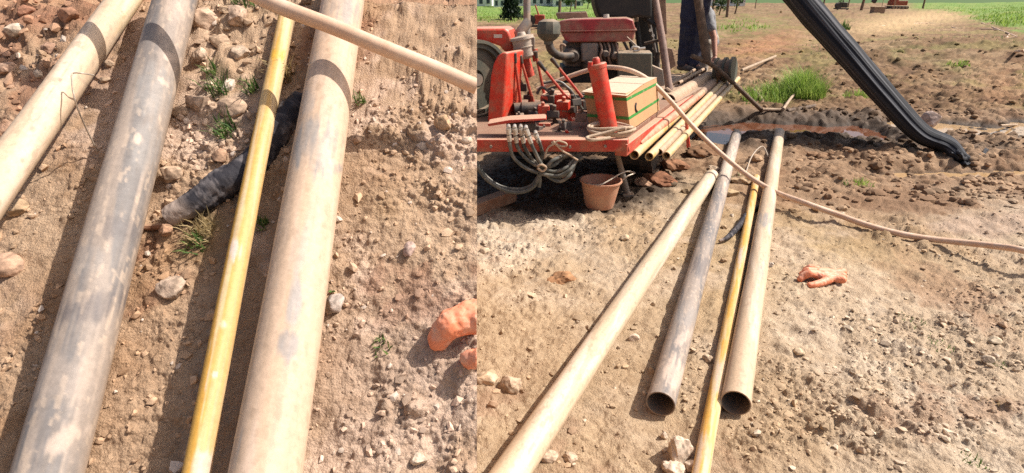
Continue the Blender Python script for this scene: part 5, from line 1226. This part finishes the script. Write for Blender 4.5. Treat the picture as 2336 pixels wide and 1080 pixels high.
# grit on the near ground
N = 9000
px = rng.uniform(1060, 2420, N); py = 1120 - 700 * rng.uniform(size=N) ** .8
q = np.array([G(a, b) for a, b in zip(px, py)]); x, y = q[:, 0], q[:, 1]
keep = rng.uniform(size=N) < .2 + .8 * sst(-.1, .5, fbm(x, y, .45, 3, 66))
px, py, x, y = px[keep], py[keep], x[keep], y[keep]
sz = (.003 + .006 * rng.uniform(size=len(x)) ** 2 + .014 * rng.uniform(size=len(x)) ** 12)
dl = np.full(len(x), 9.)
for a, b in (R_CREAM, R_GREY, R_BIG, R_YEL): dl = np.minimum(dl, segd(x, y, a, b))
k = dl > .06; px, py, x, y, sz = px[k], py[k], x[k], y[k], sz[k]
z = ground_h(x, y); cg, wg = ground_col(x, y, z); cg = cg * (.8 + .55 * rng.uniform(size=(len(x), 1))); pale = rng.uniform(size=len(x)) < .07; cg[pale] = np.array((.52, .42, .31)) * (.8 + .35 * rng.uniform(size=(pale.sum(), 1)))
scatter('ground_gravel', np.stack([x, y, z + sz * .2], 1), sz, np.clip(cg, 0, .8), (0, 0, 1), M['gravel'])
# clods thrown up round the ditch, the ruts and over the field
N = 6000
px = rng.uniform(1450, 2420, N); py = 90 + 400 * rng.uniform(size=N) ** 1.0
q = np.array([G(a, b) for a, b in zip(px, py)]); x, y = q[:, 0], q[:, 1]
dens = .25 + .75 * sst(-.2, .4, fbm(x, y, .9, 3, 466)); dens *= .15 + .85 * sst(500, 440, py + 0 * px) ; dens *= np.where(py > 250, .12 + .88 * sst(1700, 1850, px), .35)
wtr = (ditch(x, y) < -.07) | (rut(x, y) < -.04) | (gau(px, py, 2260, 525, 170, 30) > .45)
keep = (rng.uniform(size=N) < dens) & ~wtr; x, y, px, py = x[keep], y[keep], px[keep], py[keep]
sz = (.012 + .03 * rng.uniform(size=len(x)) ** 2.2 + .03 * rng.uniform(size=len(x)) ** 9) * (1 + .5 * sst(7, 14, y))
dl = np.full(len(x), 9.)
for a, b in (R_CREAM, R_GREY, R_BIG, R_YEL): dl = np.minimum(dl, segd(x, y, a, b))
k = dl > .11; x, y, px, py, sz = x[k], y[k], px[k], py[k], sz[k]
z = ground_h(x, y); cg, wg = ground_col(x, y, z); cg = cg * (.7 + .6 * rng.uniform(size=(len(x), 1)))
scatter('loose_clods', np.stack([x, y, z + sz * .2], 1), sz, np.clip(cg, 0, .8), (0, 0, 1), M['gravel'], base=(ICO2, ICO2F), jit=.2)

# ------------------------------------------------------------------ grass and weeds
def blades(name, bases, hts, width, mat, lean=.5, up=Vector((0, 0, 1))):
    n = len(bases); V = np.zeros((n, 5, 3)); upn = np.array(up)
    a = rng.uniform(0, 6.28, n); X = np.array([1, 0, 0.]); X -= upn * upn.dot(X); X /= np.linalg.norm(X); Yv = np.cross(upn, X)
    dr = np.cos(a)[:, None] * X + np.sin(a)[:, None] * Yv; sdv = -np.sin(a)[:, None] * X + np.cos(a)[:, None] * Yv
    ln = (lean * rng.uniform(.2, 1, n) * hts)[:, None]; h = hts[:, None]; wv = width * rng.uniform(.6, 1.3, n)[:, None]
    V[:, 0] = bases - sdv * wv; V[:, 1] = bases + sdv * wv
    mid = bases + upn * h * .6 + dr * ln * .35; V[:, 2] = mid + sdv * wv * .8; V[:, 3] = mid - sdv * wv * .8
    V[:, 4] = bases + upn * h * .95 + dr * ln
    vs = V.reshape(-1, 3); k = np.arange(n)[:, None] * 5
    fs = [tuple(r) for r in (k + np.array([0, 1, 2, 3])).tolist()] + [tuple(r) for r in (k + np.array([3, 2, 4])).tolist()]
    return link_mesh(name, [tuple(p) for p in vs.tolist()], fs, mat, None, True, 0)
def gtuft(px, py, rad, n, h, mat, name, label, w=.004, lean=.6, ry=None):
    c = on_ground(px, py); r = rad * np.sqrt(rng.uniform(size=n)); a = rng.uniform(0, 6.28, n)
    x = c.x + r * np.cos(a); y = c.y + r * np.sin(a) * (ry or 1); z = ground_h(x, y)
    kp = fbm(x, y, rad * .5, 3, int(px)); x, y, z, r = x[kp > -.25], y[kp > -.25], z[kp > -.25], r[kp > -.25]; n = len(x)
    hh = h * rng.uniform(.25, 1.1, n) * (1.05 - .55 * (r / rad) ** 2) * (1 + .35 * kp[kp > -.25])
    return tag(blades(name, np.stack([x, y, z - .005], 1), hh, w, M[mat], lean), label, 'grass')
gtuft(1806, 222, .48, 4200, .47, 'grass', 'grass_tuft', 'tall bright green grass tuft growing behind the ditch', .0045, 1.0)
gtuft(1748, 226, .36, 600, .30, 'grass', 'grass_tuft', 'lower green tuft at the left foot of the tall grass tuft', .005, .8)
gtuft(1955, 222, .22, 220, .16, 'grass', 'grass_tuft', 'small green tuft left of the black netting in the field', .006, .8)
gtuft(2184, 158, .22, 220, .16, 'grass', 'grass_tuft', 'small bright tuft in the brown field right of the netting', .008, .8)
gtuft(1925, 68, .3, 160, .5, 'weed', 'weed', 'dark weed right of the netting top in the far field', .02, .4)
gtuft(1964, 424, .10, 90, .07, 'grass', 'weed', 'little green weed above the hose on the right', .004, .9)
gtuft(1936, 420, .06, 40, .05, 'weed', 'weed', 'tiny dark weed left of the little green one above the hose', .004, .9)
gtuft(1688, 408, .10, 70, .07, 'weed', 'weed', 'small weed growing between the far pipe ends', .004, .9)
gtuft(2090, 748, .14, 120, .03, 'weed', 'weed', 'thin green weeds on the bare ground at right', .002, 1)['kind'] = 'stuff'
gtuft(2150, 792, .07, 60, .03, 'weed', 'weed', 'small weed patch left of the grey pair of stones', .002, 1)
gtuft(2265, 835, .05, 40, .03, 'weed', 'weed', 'small weed below the grey pair of stones', .002, 1)
gtuft(2235, 900, .12, 80, .025, 'straw', 'weed', 'dry yellowish weeds at the lower right edge', .002, 1)['kind'] = 'stuff'
gtuft(2225, 1058, .05, 50, .03, 'weed', 'weed', 'tiny weeds in the lower right corner', .002, 1)
def bw(px, py, rad, n, h, mat, label, w=.0016, lean=.9):
    r = rad * np.sqrt(rng.uniform(size=n)); a = rng.uniform(0, 6.28, n); c = bsurf(px, py)
    u = c.x + r * np.cos(a); v = (c - P0B).dot(UB) + r * np.sin(a); P = P0a + UBa * v[:, None]; P[:, 0] = u
    x_, y_ = proj_np(P); P = P + NBa * (bank_at(x_, y_, u, v) - .002)[:, None]
    return tag(blades('weed', P, h * rng.uniform(.4, 1.1, n), w, M[mat], lean, NB), label, 'weed')
bw(570, 8, .035, 60, .045, 'weed', 'green weeds at the top edge left of the yellow pipe')
bw(495, 205, .025, 45, .045, 'weed', 'green weed between clods beside the grey pipe')
bw(485, 165, .012, 20, .04, 'weed', 'thin weed above the middle of the clods')
bw(512, 292, .022, 60, .035, 'weed', 'green weed patch above the black duct')
bw(576, 210, .015, 30, .05, 'weed', 'weed leaning against the left side of the yellow pipe')
bw(460, 535, .03, 70, .04, 'straw', 'yellowish weeds below the mouth of the duct')
bw(452, 560, .02, 40, .03, 'weed', 'small green weeds beneath the duct mouth')
bw(600, 515, .012, 25, .03, 'weed', 'dark weed in the shade of the yellow pipe')
bw(822, 232, .012, 20, .03, 'weed', 'dark weed beside the thick cream pipe under the hose')
bw(760, 664, .003, 3, .022, 'weed', 'tiny green leaf above the pale round stone', .003)
bw(873, 790, .02, 24, .015, 'weed', 'flat green sprig left of the glove fingers')
bw(650, 175, .022, 70, .05, 'straw', 'dry straw caught between the yellow and thick cream pipes')
N = 5200
px = rng.uniform(1620, 2400, N); py = rng.uniform(55, 262, N)
q = np.array([G(a, b) for a, b in zip(px, py)]); x, y = q[:, 0], q[:, 1]
kp = fbm(x, y, 1.7, 4, 151) + .8 * (gau(px, py, 2075, 120, 60, 22) + gau(px, py, 1700, 66, 80, 26) + gau(px, py, 1720, 235, 40, 14)) > .42
x, y = x[kp], y[kp]; z = ground_h(x, y)
o = blades('low_grass', np.stack([x, y, z - .005], 1), rng.uniform(.04, .11, len(x)), .006, M['weed'], 1.1); tag(o, None, None, None, 'stuff')
# far grass, one mass
N = 16000
px = np.concatenate([rng.uniform(1060, 1420, 6000), rng.uniform(1560, 1770, 2500), rng.uniform(2060, 2420, 7500)]); py = np.concatenate([rng.uniform(12, 60, 6000), rng.uniform(36, 88, 2500), rng.uniform(6, 70, 7500)])
q = np.array([G(a, b) for a, b in zip(px, py)]); x, y = q[:, 0], q[:, 1]; z = ground_h(x, y); cg, wg = ground_col(x, y, z)
k = cg[:, 1] > cg[:, 0] * .9; x, y, z = x[k], y[k], z[k]
o = blades('grass', np.stack([x, y, z - .02], 1), rng.uniform(.08, .3, len(x)), .03, M['grass'], .8); tag(o, None, None, None, 'stuff')

# ------------------------------------------------------------------ the far side of the field
def conifer(px, py, h, label):
    c = on_ground(px, py); t = thing('conifer', c, label, 'tree'); m = MB(); m.cyl(c, c + Vector((0, 0, h)), h * .03, h * .006, 8); m.build('trunk', M['trunk'], t)
    n = 2600; f = rng.uniform(size=n) ** .8; rad = (1 - f) * h * .36 * (.55 + .45 * np.abs(np.sin(f * 19))) * np.sqrt(rng.uniform(size=n)); a = rng.uniform(0, 6.28, n)
    base_ = np.stack([c.x + rad * np.cos(a), c.y + rad * np.sin(a), c.z + h * (.06 + .9 * f) - rad * .25], 1)
    o = blades('crown', base_, np.full(n, h * .09), h * .018, M['conifer'], 1.6); put(o, t)
conifer(1166, 46, 2.9, 'small dark conifer standing in the field left of the exhaust pipe')
def leafy(c, h, w, label, name='tree', n=1500, cat='tree', group=None):
    t = thing(name, c, label, cat, group); m = MB()
    m.tube([c - Vector((0, 0, .1)), c + Vector((.05 * h, 0, h * .4)), c + Vector((0, 0, h * .8))], [h * .035, h * .025, h * .008], 8)
    for k in range(5):
        a = k * 1.3; m.tube([c + Vector((.04 * h, 0, h * (.3 + .07 * k))), c + Vector((math.cos(a) * w * .35, math.sin(a) * w * .35, h * (.55 + .07 * k)))], [h * .015, h * .005], 6)
    m.build('trunk', M['trunk'], t)
    cl = rng.normal(size=(22, 3)) * np.array([w * .26, w * .26, h * .17]) + np.array([c.x, c.y, c.z + h * .62])
    i = rng.integers(0, 22, n); b_ = cl[i] + rng.normal(size=(n, 3)) * w * .085
    o = blades('crown', b_, rng.uniform(.5, 1.1, n) * w * .09, w * .03, M['leaf'], 2.0); put(o, t)
def building(x0, x1, Y, dep_, hgt, roofmat, label, nwin):
    a, b = D(x0, 10, Y), D(x1, 10, Y); zb = gz((a.x, Y)) - .3; t = thing('building', ((a.x + b.x) / 2, Y, zb), label, 'building')
    m = MB(); m.hexa([Vector((a.x, Y, zb)), Vector((b.x, Y, zb)), Vector((b.x, Y + dep_, zb)), Vector((a.x, Y + dep_, zb)), Vector((a.x, Y, zb + hgt)), Vector((b.x, Y, zb + hgt)), Vector((b.x, Y + dep_, zb + hgt)), Vector((a.x, Y + dep_, zb + hgt))]); m.build('wall', M['white'], t)
    e = .6; m = MB(); p = [Vector((a.x - e, Y - e, zb + hgt)), Vector((b.x + e, Y - e, zb + hgt)), Vector((b.x + e, Y + dep_ / 2, zb + hgt * 1.45)), Vector((a.x - e, Y + dep_ / 2, zb + hgt * 1.45)), Vector((b.x + e, Y + dep_ + e, zb + hgt)), Vector((a.x - e, Y + dep_ + e, zb + hgt))]
    m.add(p, [(0, 1, 2, 3), (3, 2, 4, 5), (0, 3, 5), (1, 4, 2), (0, 5, 4, 1)]); m.build('roof', M[roofmat], t)
    for k in range(nwin):
        xx = a.x + (b.x - a.x) * (k + .5) / nwin; m = MB(); m.box((xx, Y - .03, zb + hgt * .5), ((b.x - a.x) / nwin * .45, .08, hgt * .4)); m.build('window', M['glass'], t)
building(1040, 1122, 150, 14, 3.4, 'white', 'white low building at the far end of the grass behind the red hood', 5)
building(1126, 1152, 138, 8, 2.6, 'white', 'small white hut in front of the far buildings, left of the conifer', 2)
building(1165, 1258, 152, 16, 2.9, 'roofblue', 'long far shed with a blue grey roof behind the exhaust pipe', 6)
building(1262, 1330, 146, 10, 2.4, 'white', 'white far building right of the blue grey shed', 3)
building(1600, 1700, 150, 12, 3.2, 'roofblue', 'low far building behind the bending person', 5)
def post(px, py, h, r, mat, label, name='post', lean=0.0, cat='post', group=None):
    c = on_ground(px, py); m = MB(); m.tube([c - Vector((0, 0, .1)), c + Vector((lean * .5, 0, h * .5)), c + Vector((lean, 0, h))], [r * 1.25, r, r * .85], 10); tag(m.build(name, M[mat]), label, cat, group); return c
for px, py, h, r, mt, lab in ((1276, 30, 4.2, .16, 'trunk', 'dark bare trunk behind the air cleaner'), (1312, 24, 4, .13, 'trunk', 'dark post above the red fuel tank'), (1360, 34, 4.5, .12, 'stick', 'pale post close to the black shroud'),
                              (1624, 36, 3.5, .10, 'trunk', 'thin dark trunk right of the bending person'), (1658, 40, 3.2, .12, 'trunk', 'dark trunk in the middle of the far clump'), (1722, 22, 3, .06, 'trunk', 'thin far pole left of the netting'),
                              (1964, 26, 3.5, .16, 'trunk', 'brown trunk right of the small far machine'), (1876, 22, 3.2, .12, 'trunk', 'brown trunk right of the top of the netting'), (1934, 18, 3, .10, 'trunk', 'thin trunk beside the small far machine'), (2104, 24, 2.6, .14, 'trunk', 'short brown trunk right of the far excavator'),
                              (2010, 24, 2.4, .04, 'stick', 'thin pale pole left of the far excavator'), (2038, 24, 2.4, .04, 'stick', 'thin pale pole in front of the far excavator')):
    post(px, py, h, r, mt, lab, 'bare_tree' if mt == 'trunk' else 'post', random.uniform(-.15, .15))
for px, py, w_, h_, lab in ((1676, 34, 2.0, 3.0, 'dark leafy bush among the far trunks'), (1640, 36, 1.6, 2.2, 'grey green bush left of the dark leafy bush'), (1300, 30, 2.0, 2.5, 'green bush behind the red fuel tank'), (1340, 22, 3.0, 3.0, 'leafy bush left of the black shroud'), (1915, 18, 1.4, 1.6, 'bush behind the small far machine')):
    leafy(on_ground(px, py), h_, w_, lab, 'bush', 700, 'bush')
# far machines
def excavator(px, py, s, label):
    c = on_ground(px, py) + Vector((0, 0, -.05)); t = thing('excavator', c, label, 'excavator'); W = lambda x, y, z: c + Vector((x * s, y * s, z * s))
    for yy in (-.7, .7):
        m = MB(); pr = [(-1.5, .25), (-1.35, .02), (1.35, .02), (1.5, .25), (1.35, .5), (-1.35, .5)]; m.prism([W(x, yy - .2, z) for x, z in pr], (0, .4 * s, 0)); tr = m.build('crawler_track', M['dark'], t, .03)
        for k in range(5): mm = MB(); mm.cyl(W(-1.1 + .55 * k, yy - .24, .26), W(-1.1 + .55 * k, yy + .24, .26), .18 * s, .18 * s, 14); mm.build('road_wheel', M['rust'], tr)
    m = MB(); m.box(W(0, 0, .95), (2.4 * s, 1.5 * s, .7 * s)); m.build('house', M['orange_paint'], t, .06)
    m = MB(); m.box(W(-.7, -.35, 1.7), (.9 * s, .7 * s, .9 * s)); cb_ = m.build('cab', M['orange_paint'], t, .05); m = MB(); m.box(W(-.7, -.71, 1.75), (.7 * s, .03 * s, .6 * s)); m.build('pane', M['glass'], cb_)
    m = MB(); m.tube([W(-.9, .3, 1.2), W(-2.2, .3, 2.6), W(-3.6, .3, 1.9)], [.18 * s, .2 * s, .12 * s], 8); m.build('boom', M['orange_paint'], t); m = MB(); m.prism([W(-3.7, 0, 1.9), W(-4.1, 0, 1.2), W(-3.6, 0, .9), W(-3.4, 0, 1.4)], (0, .6 * s, 0)); m.build('bucket', M['dark'], t)
excavator(2044, 21, 1.15, 'far red crawler excavator with dark tracks at the top edge')
def small_rig(px, py, s, mt, label):
    c = on_ground(px, py); t = thing('drilling_machine', c, label, 'machine'); W = lambda x, y, z: c + Vector((x * s, y * s, z * s))
    m = MB(); m.box(W(0, 0, .2), (1.3 * s, .6 * s, .12 * s)); m.build('skid', M['dark'], t, .02)
    m = MB(); m.box(W(.15, 0, .55), (.6 * s, .5 * s, .5 * s)); m.build('engine', M[mt], t, .05)
    m = MB(); m.cyl(W(-.35, -.25, .5), W(-.35, .25, .5), .28 * s, .28 * s, 16); m.build('winch', M['dark'], t)
    m = MB(); m.cyl(W(.1, 0, .8), W(-.1, 0, 1.3), .05 * s, .04 * s, 8); m.build('lever', M[mt], t)
    for a in (-.5, .5): m = MB(); m.cyl(W(a, -.25, 0), W(a, -.25, .2), .08 * s, .08 * s, 8); m.build('leg', M['dark'], t)
small_rig(1224, 68, 1.0, 'orange_paint', 'small orange machine in the field beside the exhaust pipe')
small_rig(1918, 25, 1.5, 'dark', 'small dark drilling machine far behind the netting')
m = MB(); c = on_ground(2000, 32); m.box(c + Vector((0, 0, .3)), (1.2, .7, .6)); m.box(c + Vector((0, 0, .65)), (1.3, .8, .1)); tag(m.build('pallet_stack', M['rust'], None, .03), 'pale stack standing left of the far excavator', 'stack')
m = MB(); c = on_ground(1781, 32); m.box(c + Vector((0, 0, .15)), (.22, .2, .34)); m.cyl(c + Vector((0, 0, .32)), c + Vector((0, 0, .42)), .05, .05, 10); tag(m.build('yellow_can', M['yellow_rod'], None, .03), 'tiny yellow can standing in the far grass left of the netting', 'can')
# rising ground behind the field
hx, hy = np.meshgrid(np.linspace(-900, 900, 60), np.linspace(300, 900, 14), indexing='ij')
hz = 4 + 22 * sst(300, 700, hy) * (1 + .5 * np.sin(hx * .011) + .3 * np.sin(hx * .027 + 1)); hz[:, 0] = -1
o = link_mesh('hills', np.stack([hx.ravel(), hy.ravel(), hz.ravel()], 1), grid_faces(*hx.shape)[:, ::-1], M['soil'], None, True, 0, {'Col': np.tile(np.array((.07, .12, .04)), (hx.size, 1)), 'wet_shade': np.zeros(hx.size)}); tag(o, kind='structure')
